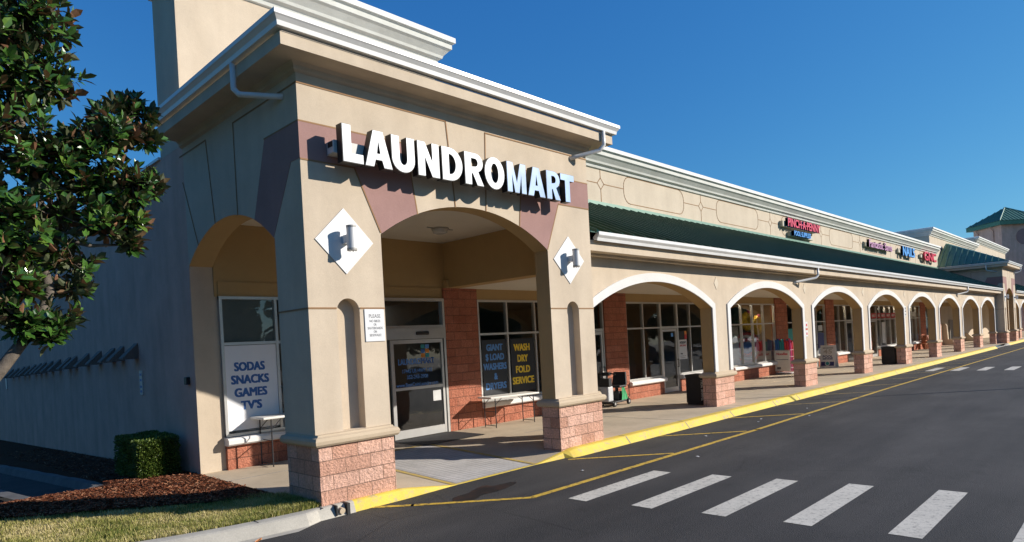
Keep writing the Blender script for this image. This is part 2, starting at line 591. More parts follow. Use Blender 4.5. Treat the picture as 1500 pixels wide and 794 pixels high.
class MB:
    """collects vertices and faces of one mesh"""

    def __init__(s):
        s.v = []
        s.f = []
        s.r = None

    def box(s, x0, x1, y0, y1, z0, z1):
        n = len(s.v)
        s.v += [(x0, y0, z0), (x1, y0, z0), (x1, y1, z0), (x0, y1, z0), (x0, y0, z1), (x1, y0, z1), (x1, y1, z1), (x0, y1, z1)]
        s.f += [tuple(n + i for i in q) for q in ((3, 2, 1, 0), (4, 5, 6, 7), (0, 1, 5, 4), (1, 2, 6, 5), (2, 3, 7, 6), (3, 0, 4, 7))]
        return s

    def quad(s, *p):
        n = len(s.v)
        s.v += [tuple(q) for q in p]
        s.f.append(tuple(range(n, n + len(p))))
        return s

    def grid(s, pts):
        n = len(s.v)
        h = len(pts)
        w = len(pts[0])
        for row in pts:
            s.v += [tuple(q) for q in row]
        for i in range(h - 1):
            for j in range(w - 1):
                a = n + i * w + j
                s.f.append((a, a + 1, a + w + 1, a + w))
        return s

    def tube(s, path, rad, seg=10, cap=True):
        n0 = len(s.v)
        P = [Vector(p) for p in path]
        rr = rad if isinstance(rad, (list, tuple)) else [rad] * len(P)
        prev = None
        for i, p in enumerate(P):
            if i == 0:
                d = P[1] - P[0]
            elif i == len(P) - 1:
                d = P[-1] - P[-2]
            else:
                d = (P[i + 1] - P[i]).normalized() + (P[i] - P[i - 1]).normalized()
            d.normalize()
            if prev is None:
                u = d.orthogonal().normalized()
            else:
                u = (prev - d * prev.dot(d))
                if u.length < 1e-5:
                    u = d.orthogonal()
                u.normalize()
            prev = u
            w = d.cross(u)
            for k in range(seg):
                a = 2 * PI * k / seg
                s.v.append(tuple(p + (u * math.cos(a) + w * math.sin(a)) * rr[i]))
        for i in range(len(P) - 1):
            for k in range(seg):
                a = n0 + i * seg + k
                b = n0 + i * seg + (k + 1) % seg
                s.f.append((a, b, b + seg, a + seg))
        if cap:
            s.f.append(tuple(n0 + k for k in range(seg - 1, -1, -1)))
            s.f.append(tuple(n0 + (len(P) - 1) * seg + k for k in range(seg)))
        return s

    def sweep(s, prof, corners, closed=False, caps=True):
        """prof: (offset, z) closed outline; corners: list of functions o->(x,y)"""
        n0 = len(s.v)
        m = len(prof)
        for c in corners:
            for (o, z) in prof:
                x, y = c(o)
                s.v.append((x, y, z))
        N = len(corners)
        for i in range(N if closed else N - 1):
            j = (i + 1) % N
            for k in range(m):
                l = (k + 1) % m
                s.f.append((n0 + i * m + k, n0 + i * m + l, n0 + j * m + l, n0 + j * m + k))
        if caps and not closed:
            s.f.append(tuple(n0 + k for k in range(m)))
            s.f.append(tuple(n0 + (N - 1) * m + k for k in range(m - 1, -1, -1)))
        return s

    def build(s, name, mat, parent=None, smooth=False, bevel=0.0, rnd=None, fix=True, mat2=None, pick=None):
        me = bpy.data.meshes.new(name)
        me.from_pydata(s.v, [], s.f)
        if fix:
            bm = bmesh.new()
            bm.from_mesh(me)
            bmesh.ops.recalc_face_normals(bm, faces=bm.faces)
            bm.to_mesh(me)
            bm.free()
        me.materials.append(M[mat] if isinstance(mat, str) else mat)
        if mat2:
            me.materials.append(M[mat2])
            for p in me.polygons:
                if pick(p.normal, p.center):
                    p.material_index = 1
        if rnd is not None:
            at = me.attributes.new('rnd', 'FLOAT', 'FACE')
            at.data.foreach_set('value', rnd)
        if smooth:
            me.polygons.foreach_set('use_smooth', [True] * len(me.polygons))
        me.update()
        o = bpy.data.objects.new(name, me)
        col.objects.link(o)
        if parent:
            o.parent = parent
        if bevel:
            b = o.modifiers.new('bevel', 'BEVEL')
            b.width = bevel
            b.segments = 2
            b.limit_method = 'ANGLE'
            b.angle_limit = R(40)
        return o


def shape2d(outlines, th):
    """filled 2D outlines with holes, extruded th; returns verts (u,v,w) with w from 0..th"""
    cu = bpy.data.curves.new('tmp', 'CURVE')
    cu.dimensions = '2D'
    cu.fill_mode = 'BOTH'
    cu.extrude = th / 2
    for o in outlines:
        sp = cu.splines.new('POLY')
        sp.points.add(len(o) - 1)
        for i, (x, y) in enumerate(o):
            sp.points[i].co = (x, y, 0, 1)
        sp.use_cyclic_u = True
    ob = bpy.data.objects.new('tmp', cu)
    col.objects.link(ob)
    dg = bpy.context.evaluated_depsgraph_get()
    me = bpy.data.meshes.new_from_object(ob.evaluated_get(dg))
    vs = [(v.co.x, v.co.y, v.co.z + th / 2) for v in me.vertices]
    fs = [tuple(p.vertices) for p in me.polygons]
    bpy.data.objects.remove(ob)
    bpy.data.curves.remove(cu)
    bpy.data.meshes.remove(me)
    return vs, fs


def add_shape(mb, outlines, th, fn):
    vs, fs = shape2d(outlines, th)
    n = len(mb.v)
    mb.v += [fn(*v) for v in vs]
    mb.f += [tuple(n + i for i in f) for f in fs]
    return mb


def facing_front(y):                 # outline (x,z), thickness grows to +y
    return lambda u, v, w: (u, y + w, v)


def facing_left(x):                  # outline (y,z), thickness grows to +x
    return lambda u, v, w: (x + w, u, v)


def text_mesh(s, size, bold=0.0, ext=0.002, align='CENTER', sx=1.0):
    cu = bpy.data.curves.new('tmp', 'FONT')
    cu.body = s
    cu.size = size
    cu.offset = bold
    cu.extrude = ext
    cu.align_x = align
    cu.align_y = 'CENTER'
    cu.resolution_u = 3
    ob = bpy.data.objects.new('tmp', cu)
    col.objects.link(ob)
    dg = bpy.context.evaluated_depsgraph_get()
    me = bpy.data.meshes.new_from_object(ob.evaluated_get(dg))
    vs = [(v.co.x * sx, v.co.y, v.co.z) for v in me.vertices]
    fs = [tuple(p.vertices) for p in me.polygons]
    bpy.data.objects.remove(ob)
    bpy.data.curves.remove(cu)
    bpy.data.meshes.remove(me)
    return vs, fs


def add_text(mb, s, c, size, bold=0.0, ext=0.002, face='front', width=None, align='CENTER', rot=0):
    """writes text; face front = read from -y, left = read from -x"""
    vs, fs = text_mesh(s, size, 0, ext, align)
    if not vs:
        return mb
    if bold:
        b0v, b0f = vs, fs
        vs, fs = [], []
        for k, (du, dv) in enumerate(((-1, .5), (1, .5), (-1, -.5), (1, -.5), (0, 0))):
            n = len(vs)
            vs += [(v[0] + du * bold, v[1] + dv * bold, v[2] + k * .0002) for v in b0v]
            fs += [tuple(n + i for i in f) for f in b0f]
    if width:
        w = max(v[0] for v in vs) - min(v[0] for v in vs)
        k = width / w
        vs = [(v[0] * k, v[1], v[2]) for v in vs]
    n = len(mb.v)
    ca, sa = math.cos(rot), math.sin(rot)
    for (u, v, w) in vs:
        u, v = u * ca - v * sa, u * sa + v * ca
        if face == 'front':
            mb.v.append((c[0] + u, c[1] - w, c[2] + v))
        else:
            mb.v.append((c[0] - w, c[1] - u, c[2] + v))
    mb.f += [tuple(n + i for i in f) for f in fs]
    return mb


def arch_pts(x0, x1, zs, rise, n=22):
    """points from (x0,zs) over the segment to (x1,zs), ends included"""
    h = (x1 - x0) / 2
    r = (h * h + rise * rise) / (2 * rise)
    a = math.asin(h / r)
    cx, cz = (x0 + x1) / 2, zs + rise - r
    return [(cx + r * math.sin(-a + 2 * a * i / n), cz + r * math.cos(-a + 2 * a * i / n)) for i in range(n + 1)]


def text_lines(parent, rows, cx, y, size, bold, mat, name='lettering'):
    for s_, z, wd in rows:
        t_ = MB()
        add_text(t_, s_, (cx, y + .002, z), size, bold, 0.0005, width=wd)
        t_.build(name, mat, parent, fix=False)


def copy_tree(o, parent=None):
    c = o.copy()
    col.objects.link(c)
    c.parent = parent
    for ch in [q for q in bpy.data.objects if q.parent == o and q != c]:
        copy_tree(ch, c)
    return c


def seg_strip(mb, pts, w, th, fn):
    """thin raised strip along a polyline of (u,v) points"""
    for (a, b) in zip(pts[:-1], pts[1:]):
        a = Vector(a)
        b = Vector(b)
        d = b - a
        if d.length < 1e-6:
            continue
        d.normalize()
        nn = Vector((-d.y, d.x)) * w / 2
        q = [a + nn - d * w / 2, b + nn + d * w / 2, b - nn + d * w / 2, a - nn - d * w / 2]
        n = len(mb.v)
        for wv in (0, th):
            for p in q:
                mb.v.append(fn(p.x, p.y, wv))
        mb.f += [tuple(n + i for i in t) for t in ((0, 1, 2, 3), (7, 6, 5, 4), (0, 4, 5, 1), (1, 5, 6, 2), (2, 6, 7, 3), (3, 7, 4, 0))]
    return mb

# ================================================================== GROUND
rng = random.Random(7)


def isl(x):                     # back edge of the island kerb
    if x > 0:
        return 0.02
    if x > -3:
        return 0.02 + 0.085 * x * x
    return 0.785 + 0.35 * (-3 - x)


def struct(o):
    o['kind'] = 'structure'
    return o


rd = MB()
rd.quad((-0.2, -90, 0), (260, -90, 0), (260, 60, 0), (60, 60, 0), (60, 0.3, 0), (-0.2, 0.3, 0))
rd.quad((-90, -90, 0), (-0.2, -90, 0), (-0.2, 4.86, 0), (-90, 4.86, 0))
struct(rd.build('road', 'asphalt'))
dv = MB()
dv.quad((-90, 4.86, 0), (-0.9, 4.86, 0), (-3.5, 60, -1.9), (-90, 60, -1.9))
struct(dv.build('driveway', 'asphalt'))


def walk_z(x, y):
    fx = max(0.0, min(1.0, min((x - 1.3) / 1.0, (5.3 - x) / 1.0)))
    return 0.15 - 0.145 * (1 - max(0.0, min(1.0, y / 3.0))) * fx


xs = [0.02 + 0.1 * i for i in range(66)] + [6.6 + 3.0 * i for i in range(1, 40)]
ys = [0.0 + 0.15 * i for i in range(31)]
g = MB()
g.grid([[(x, y + (0.05 if x > 6.2 and y == 0 else 0), walk_z(x, y)) for x in xs] for y in ys])
struct(g.build('sidewalk', 'sidewalk_concrete', smooth=True))
# expansion joints
j = MB()
for x in [9.6 + 3.288 * i for i in range(15)]:
    j.box(x - 0.006, x + 0.006, 0.06, 4.2, 0.146, 0.1525)
j.box(6.4, 59, 2.25, 2.262, 0.146, 0.1525)
j.box(0.03, 2.2, 3.12, 3.132, 0.146, 0.1525)
struct(j.build('pavement_joints', 'ink_grey'))
# kerb ramp panel and its yellow outline
rp = MB()
rp.grid([[(x, y, walk_z(x, y) + 0.004) for x in (2.4, 3.0, 3.6, 4.18)] for y in [0.02 + i * 0.298 for i in range(11)]])
struct(rp.build('ramp_pavement', 'ramp_tile'))
ye = MB()


def ribbon(mb, pts, w, zf, lift):
    for a, b in zip(pts[:-1], pts[1:]):
        a = Vector(a)
        b = Vector(b)
        d = (b - a)
        n = max(1, int(d.length / 0.25))
        dn = d.normalized()
        s = Vector((-dn.y, dn.x)) * w / 2
        e = dn * w / 2
        st = a - e
        en = b + e
        rows = []
        for i in range(n + 1):
            p = st.lerp(en, i / n)
            rows.append([(p.x + s.x, p.y + s.y, zf(p.x + s.x, p.y + s.y) + lift), (p.x - s.x, p.y - s.y, zf(p.x - s.x, p.y - s.y) + lift)])
        mb.grid(rows)


ribbon(ye, [(2.32, 0.02), (2.3, 3.05)], 0.09, walk_z, 0.008)
ribbon(ye, [(2.42, 3.05), (4.2, 3.05)], 0.09, walk_z, 0.009)
ribbon(ye, [(4.26, 0.02), (4.28, 2.95)], 0.09, walk_z, 0.008)
struct(ye.build('ramp_markings', 'walk_yellow'))
# kerbs


def kerb(x_list, name, mat, top=0.0):
    rows = []
    for x in x_list:
        h = walk_z(x, 0.0)
        if x > 45:
            h = 0.15 if (x < 53 or x > 59) else 0.15 - 0.13 * min(1, min(x - 53, 59 - x) / 1.0)
        k = h / 0.15
        y0 = 0.0 if x < 5.3 else min(0.05, (x - 5.3) * 0.05)
        y1 = -0.03 - 0.10 * k * (1 if x > 5 else 0.4)
        y2 = -0.05 - 0.20 * k * (1 if x > 5 else 0.35)
        rows.append([(x, y0, h + 0.002), (x, y1 + 0.02, h + 0.002), (x, y1 - 0.012, h - 0.012 * k), (x, y2, 0.003), (x, y2 - 0.002, -0.03)])
    mb = MB()
    mb.grid(rows)
    return struct(mb.build(name, mat, smooth=False))


kerb([0.44 + 0.12 * i for i in range(55)] + [7.5 + 3 * i for i in range(15)] + [50, 52.9, 53], 'yellow_kerb', 'curb_yellow')
kerb([53, 53.5, 54, 56, 58, 58.5, 59], 'kerb', 'curb_concrete')
kerb([59 + 4 * i for i in range(15)], 'yellow_kerb', 'curb_yellow')
kj = MB()
for x in [6.95, 9.4, 11.7, 14.4, 16.2, 18.6, 20.9, 24, 27.2, 30.5, 34]:
    kj.quad((x, 0.04, 0.1545), (x + 0.03, 0.04, 0.1545), (x + 0.035, -0.10, 0.1545), (x + 0.005, -0.10, 0.1545))
    kj.quad((x, -0.143, 0.142), (x + 0.03, -0.143, 0.142), (x + 0.03, -0.252, 0.006), (x, -0.252, 0.006))
struct(kj.build('kerb_joints', 'ink_grey'))
# concrete kerb of the island
rows = []
pth = [0.44, 0.3, 0.1, -0.1] + [-0.3 - 0.2 * i for i in range(28)]
for i, x in enumerate(pth):
    y = isl(x)
    dx = -0.01
    d = Vector((-1, (isl(x - 0.01) - isl(x)) / 0.01 if x < 0 else 0)).normalized()
    nv = Vector((-d.y, d.x))
    if nv.y > 0:
        nv = -nv
    wob = 0.004 * math.sin(i * 1.7)
    wd = 1.0 if x < -0.2 else 0.6
    row = []
    for (o, z) in ((0, 0.152), (0.10 * wd + wob, 0.155), (0.16 * wd + wob, 0.15), (0.19 * wd, 0.135), (0.26 * wd, 0.02), (0.27 * wd, 0.006), (0.27 * wd + (0.14 if x < -0.4 else 0.02), 0.005)):
        row.append((x + nv.x * o, y + nv.y * o, z))
    rows.append(row)
kb = MB()
kb.grid(rows)
struct(kb.build('kerb', 'curb_concrete', smooth=False))
kj = MB()
for x, w in ((-0.05, 0.014), (-0.9, 0.010), (-2.2, 0.012)):
    y = isl(x)
    kj.box(x, x + w, y - 0.13, y + 0.01, 0.15, 0.1575)
struct(kj.build('kerb_cracks', 'ink_black'))
# inner kerb along the driveway
ik = MB()
path = [(-7.0, 4.72), (-2.0, 4.75), (-1.6, 4.85), (-1.38, 5.2), (-1.36, 6.0), (-1.75, 11.7), (-3.2, 30)]
rows = []
for i, (x, y) in enumerate(path):
    a = Vector(path[max(0, i - 1)])
    b = Vector(path[min(len(path) - 1, i + 1)])
    d = (b - a).normalized()
    nv = Vector((-d.y, d.x))
    zb = -0.034 * max(0, y - 4.9)
    rows.append([(x + nv.x * o, y + nv.y * o, zb + z) for (o, z) in ((-0.08, 0.13), (0.08, 0.135), (0.14, 0.0))])
ik.grid(rows)
struct(ik.build('kerb', 'dark_concrete'))
gs = MB()
gs.grid([[(-2.55, 5.2, 0.0), (-2.3, 5.2, 0.0)], [(-2.55, 5.2, 0.10), (-2.33, 5.2, 0.10)], [(-2.75, 7.6, 0.0), (-2.5, 7.6, 0.0)]])
# planting bed


def bed_z(x, y):
    n = mnoise.noise(Vector((x * 1.4, y * 1.4, 3.1))) * 0.035 + mnoise.noise(Vector((x * 6, y * 6, 1.1))) * 0.012
    edge = min(1.0, max(0.0, -x / 0.3))
    return 0.155 + (0.03 + n) * edge - 0.036 * max(0, y - 4.3)


def gl(x):
    return 1.05 - 0.80 * x


mbm = MB()
rows = []
for i in range(45):
    x = -4.6 + 4.61 * i / 44
    y0 = gl(x) - 0.1
    rows.append([(x, y0 + (4.8 - y0) * k / 30, bed_z(x, y0 + (4.8 - y0) * k / 30)) for k in range(31)])
mbm.grid(rows)
rows = []
for k in range(60):
    y = 4.8 + 0.5 * k
    xl = -1.35 - 0.075 * max(0, y - 6)
    rows.append([(xl + (0.0 - xl) * i / 10, y, bed_z(xl + (0.0 - xl) * i / 10, y) - (0.05 if i == 0 else 0)) for i in range(11)])
mbm.grid(rows)
struct(mbm.build('mulch_bed', 'mulch_soil', smooth=True))
gr = MB()
rows = []
for i in range(60):
    x = -5.6 + 5.62 * i / 59
    y0 = isl(x)
    y1 = gl(x) + 0.1
    rows.append([(x, y0 + (y1 - y0) * k / 24, 0.150 + 0.012 * mnoise.noise(Vector((x * 3, k * 0.4, 0)))) for k in range(25)])
gr.grid(rows)
struct(gr.build('lawn', 'grass_soil', smooth=True))
# mulch chips
mc = MB()
rn = []
for k in range(15000):
    if k < 11500:
        x = -rng.random() ** 0.9 * 3.6
        y = gl(x) - 0.12 + rng.random() * (4.75 - gl(x))
    else:
        y = 4.8 + rng.random() ** 2 * 12
        x = -rng.random() * (1.3 + 0.06 * max(0, y - 6))
    if y > 4.78 and x < -1.3:
        continue
    x = min(x, -0.01)
    z = bed_z(x, y) + rng.random() * 0.012
    L = rng.uniform(0.02, 0.065)
    W = rng.uniform(0.006, 0.018)
    a = rng.random() * PI
    ti = rng.uniform(-0.5, 0.5)
    dx, dy, dz = math.cos(a) * L / 2, math.sin(a) * L / 2, math.sin(ti) * L / 2
    wx, wy = -math.sin(a) * W / 2, math.cos(a) * W / 2
    wz = rng.uniform(-0.006, 0.006)
    mc.quad((x - dx - wx, y - dy - wy, z - dz - wz + 0.006), (x + dx - wx, y + dy - wy, z + dz - wz + 0.006), (x + dx + wx, y + dy + wy, z + dz + wz + 0.006), (x - dx + wx, y - dy + wy, z - dz + wz + 0.006))
    rn.append(rng.random())
tag(mc.build('mulch_chips', 'mulch_chip', rnd=rn, fix=False), kind='stuff')
# grass blades
gb = MB()
rn = []
for k in range(70000):
    x = 0.03 - rng.random() ** 1.15 * 5.0
    y0, y1 = isl(x), gl(x) + 0.12
    y = y0 + rng.random() ** 1.1 * (y1 - y0)
    pt = mnoise.noise(Vector((x * 1.6, y * 1.6, 5.0)))
    pf = mnoise.noise(Vector((x * 7, y * 7, 2.0)))
    far = (y1 - y) < 0.35
    if far and rng.random() < 0.6:
        continue
    if y < y0 + 0.02 and rng.random() < 0.5:
        continue
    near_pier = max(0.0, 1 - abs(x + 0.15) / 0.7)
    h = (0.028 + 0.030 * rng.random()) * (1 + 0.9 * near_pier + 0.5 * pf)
    a = rng.random() * 2 * PI
    w = 0.0035
    lean = rng.uniform(0.1, 1.0) * h
    lx, ly = math.cos(a) * lean, math.sin(a) * lean
    wx, wy = -math.sin(a) * w, math.cos(a) * w
    z = 0.148
    n = len(gb.v)
    gb.v += [(x - wx, y - wy, z), (x + wx, y + wy, z), (x + lx * 0.45 + wx * 0.7, y + ly * 0.45 + wy * 0.7, z + h * 0.65), (x + lx * 0.45 - wx * 0.7, y + ly * 0.45 - wy * 0.7, z + h * 0.65), (x + lx, y + ly, z + h)]
    gb.f += [(n, n + 1, n + 2, n + 3), (n + 3, n + 2, n + 4)]
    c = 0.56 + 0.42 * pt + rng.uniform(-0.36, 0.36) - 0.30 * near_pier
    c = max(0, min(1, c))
    rn += [c, c]
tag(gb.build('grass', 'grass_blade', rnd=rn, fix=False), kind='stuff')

# road paint


def flat(x, y):
    return 0.0


ly = MB()
ribbon(ly, [(0.72, -0.10), (1.10, -0.50)], 0.10, flat, 0.004)
ribbon(ly, [(1.14, -0.54), (2.35, -1.67)], 0.10, flat, 0.004)
ribbon(ly, [(2.44, -1.68), (9.77, -1.72), (20.6, -1.62), (49, -1.75), (90, -1.75)], 0.11, flat, 0.004)
struct(ly.build('yellow_line', 'line_yellow'))
hy = MB()
for i in range(3):
    x = (4.95, 8.05, 11.4)[i]
    ribbon(hy, [(x, -0.28), (x + 1.36, -1.60)], 0.09, flat, 0.005)
struct(hy.build('hatch_lines', 'line_yellow'))
hy = MB()
for i in range(14):
    x = 14.65 + 3.2 * i
    ribbon(hy, [(x, -0.36), (x + 1.2, -1.56)], 0.09, flat, 0.005)
for (x, y) in ((29.4, -0.5), (31.0, -0.5), (30.0, -0.9)):
    ribbon(hy, [(x, y), (x + 1.0, y - 0.7)], 0.09, flat, 0.006)
struct(hy.build('hatch_lines', 'faded_yellow'))
cw = MB()
for i, yc in enumerate((-2.32, -3.27, -4.20, -5.15, -6.19, -7.20)):
    x0, x1 = 2.60 + 0.145 * i, 4.80 + 0.175 * i
    ribbon(cw, [(x0 + 0.15, yc), (x1 - 0.15, yc)], 0.315, flat, 0.004)
for i in range(7):
    yc = -1.03 - 0.93 * i
    ribbon(cw, [(29.15 + 0.1 * i, yc + (0.0)), (31.15 + 0.1 * i, yc)], 0.34, flat, 0.0065)
struct(cw.build('crosswalk_bars', 'line_white'))

# damp stain on the road
wm, wt, wb = nodes('damp')
vv = tc(wt)
n1 = noise(wt, vv, 2.2, 6, 0.65)
r1 = ramp(wt, (0, 0, 0), (1, 1, 1), 0.50, 0.62)
wt.links.new(n1.outputs[0], r1.inputs[0])
wt.links.new(mixc(wt, (0.009, 0.009, 0.010), (0.040, 0.020, 0.014), r1.outputs[0]), wb.inputs['Base Color'])
wb.inputs['Roughness'].default_value = 0.55
st = MB()
pts = []
for k in range(36):
    a = 2 * PI * k / 36
    rr = 1 + 0.75 * mnoise.noise(Vector((math.cos(a) * 1.5, math.sin(a) * 1.5, 4)))
    pts.append((2.13 + 0.62 * rr * math.cos(a) * 0.95 + 0.1 * math.sin(a), -0.80 + 0.25 * rr * math.sin(a) + 0.06 * math.cos(a), 0.0035))
pts2 = pts
st.quad(*pts2)
tag(st.build('road_stain', 'damp'), kind='stuff')

# ================================================================== PORTICO
CORB = [(-0.05, 0.945), (0.09, 0.955), (0.115, 0.985), (0.12, 1.03), (0.10, 1.07), (0.055, 1.085), (0.04, 1.11), (-0.05, 1.112)]


def rect_loop(x0, x1, y0, y1):
    return [lambda o: (x0 - o, y0 - o), lambda o: (x1 + o, y0 - o), lambda o: (x1 + o, y1 + o), lambda o: (x0 - o, y1 + o)]


def pier(parent, x0, x1, y0, y1, z0=-0.02, mat='split_block'):
    b = MB()
    b.box(x0, x1, y0, y1, z0, 0.95)
    bp_ = b.build('brick_pier', mat, parent, bevel=0.008)
    c = MB()
    c.sweep(CORB, rect_loop(x0 + 0.05, x1 - 0.05, y0 + 0.05, y1 - 0.05), closed=True)
    # top cover
    c.quad((x0 + 0.02, y0 + 0.02, 1.111), (x1 - 0.02, y0 + 0.02, 1.111), (x1 - 0.02, y1 - 0.02, 1.111), (x0 + 0.02, y1 - 0.02, 1.111))
    c.build('corbel', 'corbel_stucco', bp_)
    return bp_


def portico():
    P = empty('entrance_portico')
    F0, F1 = 0.08, 0.24
    arch = arch_pts(1.25, 5.04, 3.95, 0.60)
    outer = [(0.01, 1.08), (1.25, 1.08)] + arch + [(5.04, 1.08), (6.38, 1.08), (6.38, 6.30), (0.01, 6.30)]

    def niche(cx):
        w = 0.185
        return [(cx - w, 1.115), (cx - w, 2.80)] + [(cx - w * math.cos(PI * i / 14), 2.80 + w * math.sin(PI * i / 14)) for i in range(1, 14)] + [(cx + w, 2.80), (cx + w, 1.115)]
    w = MB()
    add_shape(w, [outer, niche(0.63), niche(5.71)], F1 - F0, facing_front(F0))
    add_shape(w, [outer], 0.42 - F1, facing_front(F1))
    # left side with its arch
    la = arch_pts(0.94, 4.30, 3.92, 0.60)
    lo = [(0.42, 1.08), (0.94, 1.08)] + la + [(4.30, 6.30), (0.42, 6.30)]
    add_shape(w, [lo], 0.41, facing_left(0.01))
    w.build('wall', 'tan_stucco', P, mat2='inner_stucco', pick=lambda n, c: ((abs(n.y) < .6 and .6 < c.x < 6.2 and c.z < 6.2 and not (.40 < c.x < .86) and not (5.5 < c.x < 5.93)) or (c.y > .5 and abs(n.x) < .6 and c.z < 6.2) or (c.y > .415 and abs(n.y) > .9) or (abs(n.x) > .9 and .4 < c.x < .45 and c.y > .43)))  # inner faces own orange paint; jambs and soffits use it to imitate bounced light
    # inner right header and back wall
    w = MB()
    w.box(5.98, 6.375, 0.42, 4.3, 3.66, 6.28)
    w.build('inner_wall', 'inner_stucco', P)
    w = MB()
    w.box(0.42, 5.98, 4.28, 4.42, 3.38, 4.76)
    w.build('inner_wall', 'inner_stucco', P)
    w = MB()
    w.box(5.90, 5.979, 4.12, 4.28, 3.66, 3.85)
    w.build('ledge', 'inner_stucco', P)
    w = MB()
    w.box(0.42, 5.98, 0.42, 4.3, 4.76, 4.86)
    w.build('ceiling', 'ceiling_white', P)
    w = MB()
    w.box(0.0, 6.4, 0.1, 4.4, 6.30, 6.40)
    w.build('roof', 'gutter_white', P)
    pier(P, 0.0, 1.235, 0.0, 0.90)
    pier(P, 5.034, 6.392, 0.0, 0.45)
    # mauve bands
    fr = lambda u, v, w: (u, F0 - w, v)
    le = lambda u, v, w: (0.01 - w, u, v)
    m = MB()
    # left band+voussoir, right voussoir+band, as outlines following the arch
    def on_arch(x):
        h = (5.04 - 1.25) / 2
        r = (h * h + 0.36) / 1.2
        return 3.95 + 0.60 - r + math.sqrt(r * r - (x - 3.145) ** 2)
    sub = [(x, on_arch(x)) for x in (1.27, 1.4, 1.55, 1.7, 1.85, 1.96)]
    add_shape(m, [[(0.01, 4.89), (0.865, 4.89)] + sub + [(1.80, 5.39), (0.01, 5.39)]], 0.006, fr)
    m.build('mauve_band', 'mauve_stucco', P)
    m = MB()
    sub = [(x, on_arch(x)) for x in (4.30, 4.45, 4.6, 4.75, 4.9, 5.02)]
    add_shape(m, [[(4.42, 5.39)] + sub + [(5.415, 4.89), (6.38, 4.89), (6.38, 5.39)]], 0.006, fr)
    m.build('mauve_band', 'mauve_stucco', P)
    m = MB()

    def on_side(y):
        h = (4.30 - 0.94) / 2
        r = (h * h + 0.36) / 1.2
        return 3.92 + 0.60 - r + math.sqrt(r * r - (y - 2.62) ** 2)
    sub = [(y, on_side(y)) for y in (1.55, 1.4, 1.25, 1.1, 0.96)]
    add_shape(m, [[(0.07, 5.39), (1.09, 5.39)] + sub + [(0.33, 4.89), (0.07, 4.89)]], 0.006, le)
    m.build('mauve_band', 'mauve_stucco', P)
    # stucco reveal joints
    W = 0.022
    fj = lambda u, v, w: (u, F0 - 0.004 - w, v)
    lj = lambda u, v, w: (0.006 - w, u, v)
    T = 0.004
    seg_strip(MB(), [(0.02, 5.92), (2.64, 5.92), (2.76, on_arch(2.76))], W, T, fj).build('reveal_joint', 'joint', P)
    seg_strip(MB(), [(6.37, 5.90), (3.53, 5.90), (3.46, on_arch(3.46))], W, T, fj).build('reveal_joint', 'joint', P)
    seg_strip(MB(), [(0.02, 5.40), (1.80, 5.40), (1.96, on_arch(1.96))], W, T, fj).build('reveal_joint', 'joint', P)
    seg_strip(MB(), [(0.02, 4.88), (0.855, 4.88), (1.25, 3.98)], W, T, fj).build('reveal_joint', 'joint', P)
    seg_strip(MB(), [(6.37, 5.40), (4.41, 5.40), (4.29, on_arch(4.29))], W, T, fj).build('reveal_joint', 'joint', P)
    seg_strip(MB(), [(6.37, 4.88), (5.42, 4.88), (5.04, 3.98)], W, T, fj).build('reveal_joint', 'joint', P)
    seg_strip(MB(), [(0.02, 2.845), (0.43, 2.845)], W, T, fj).build('reveal_joint', 'joint', P)
    seg_strip(MB(), [(0.83, 2.845), (1.24, 2.845)], W, T, fj).build('reveal_joint', 'joint', P)
    seg_strip(MB(), [(5.05, 2.845), (5.51, 2.845)], W, T, fj).build('reveal_joint', 'joint', P)
    seg_strip(MB(), [(5.91, 2.845), (6.37, 2.845)], W, T, fj).build('reveal_joint', 'joint', P)
    seg_strip(MB(), [(0.09, 2.845), (0.93, 2.845)], W, T, lj).build('reveal_joint', 'joint', P)
    seg_strip(MB(), [(0.09, 5.92), (2.13, 5.92), (2.13, on_side(2.13))], W, T, lj).build('reveal_joint', 'joint', P)
    seg_strip(MB(), [(4.45, 5.93), (3.24, 5.93), (3.02, on_side(3.02))], W, T, lj).build('reveal_joint', 'joint', P)
    seg_strip(MB(), [(4.36, 5.44), (3.80, on_side(3.80))], W, T, lj).build('reveal_joint', 'joint', P)
    seg_strip(MB(), [(0.09, 5.40), (1.09, 5.40)], W, T, lj).build('reveal_joint', 'joint', P)
    # cornice, fascia
    C = lambda o: None
    cs = [lambda o: (0.01 - o, 4.34), lambda o: (0.01 - o, 0.08 - o), lambda o: (6.38 + o, 0.08 - o), lambda o: (6.38 + o, 4.34)]
    c = MB()
    c.sweep([(-0.02, 6.02), (0.0, 6.05), (0.05, 6.08), (0.06, 6.13), (0.10, 6.17), (0.40, 6.18), (0.40, 6.35), (0.36, 6.37), (-0.02, 6.37)], cs)
    c.build('cornice', 'tan_stucco', P)
    gq = MB()
    gq.sweep([(0.36, 6.375), (0.465, 6.38), (0.475, 6.44), (0.51, 6.485), (0.525, 6.50), (0.525, 6.56), (0.50, 6.56), (0.50, 6.50), (0.36, 6.45)], cs)
    gq.build('gutter', 'gutter_white', P)
    d = MB()
    d.tube([(6.42, -0.36, 6.38), (6.42, -0.36, 6.10), (6.36, -0.30, 6.00), (5.95, 0.0, 5.87), (5.86, 0.09, 5.84)], 0.042, 10)
    d.build('downspout', 'gutter_white', P, smooth=True)
    d = MB()
    d.tube([(-0.42, 1.05, 6.38), (-0.42, 1.05, 6.02), (-0.38, 0.98, 5.93), (-0.1, 0.62, 5.86), (0.02, 0.46, 5.83)], 0.042, 10)
    d.build('downspout', 'gutter_white', P, smooth=True)
    return P


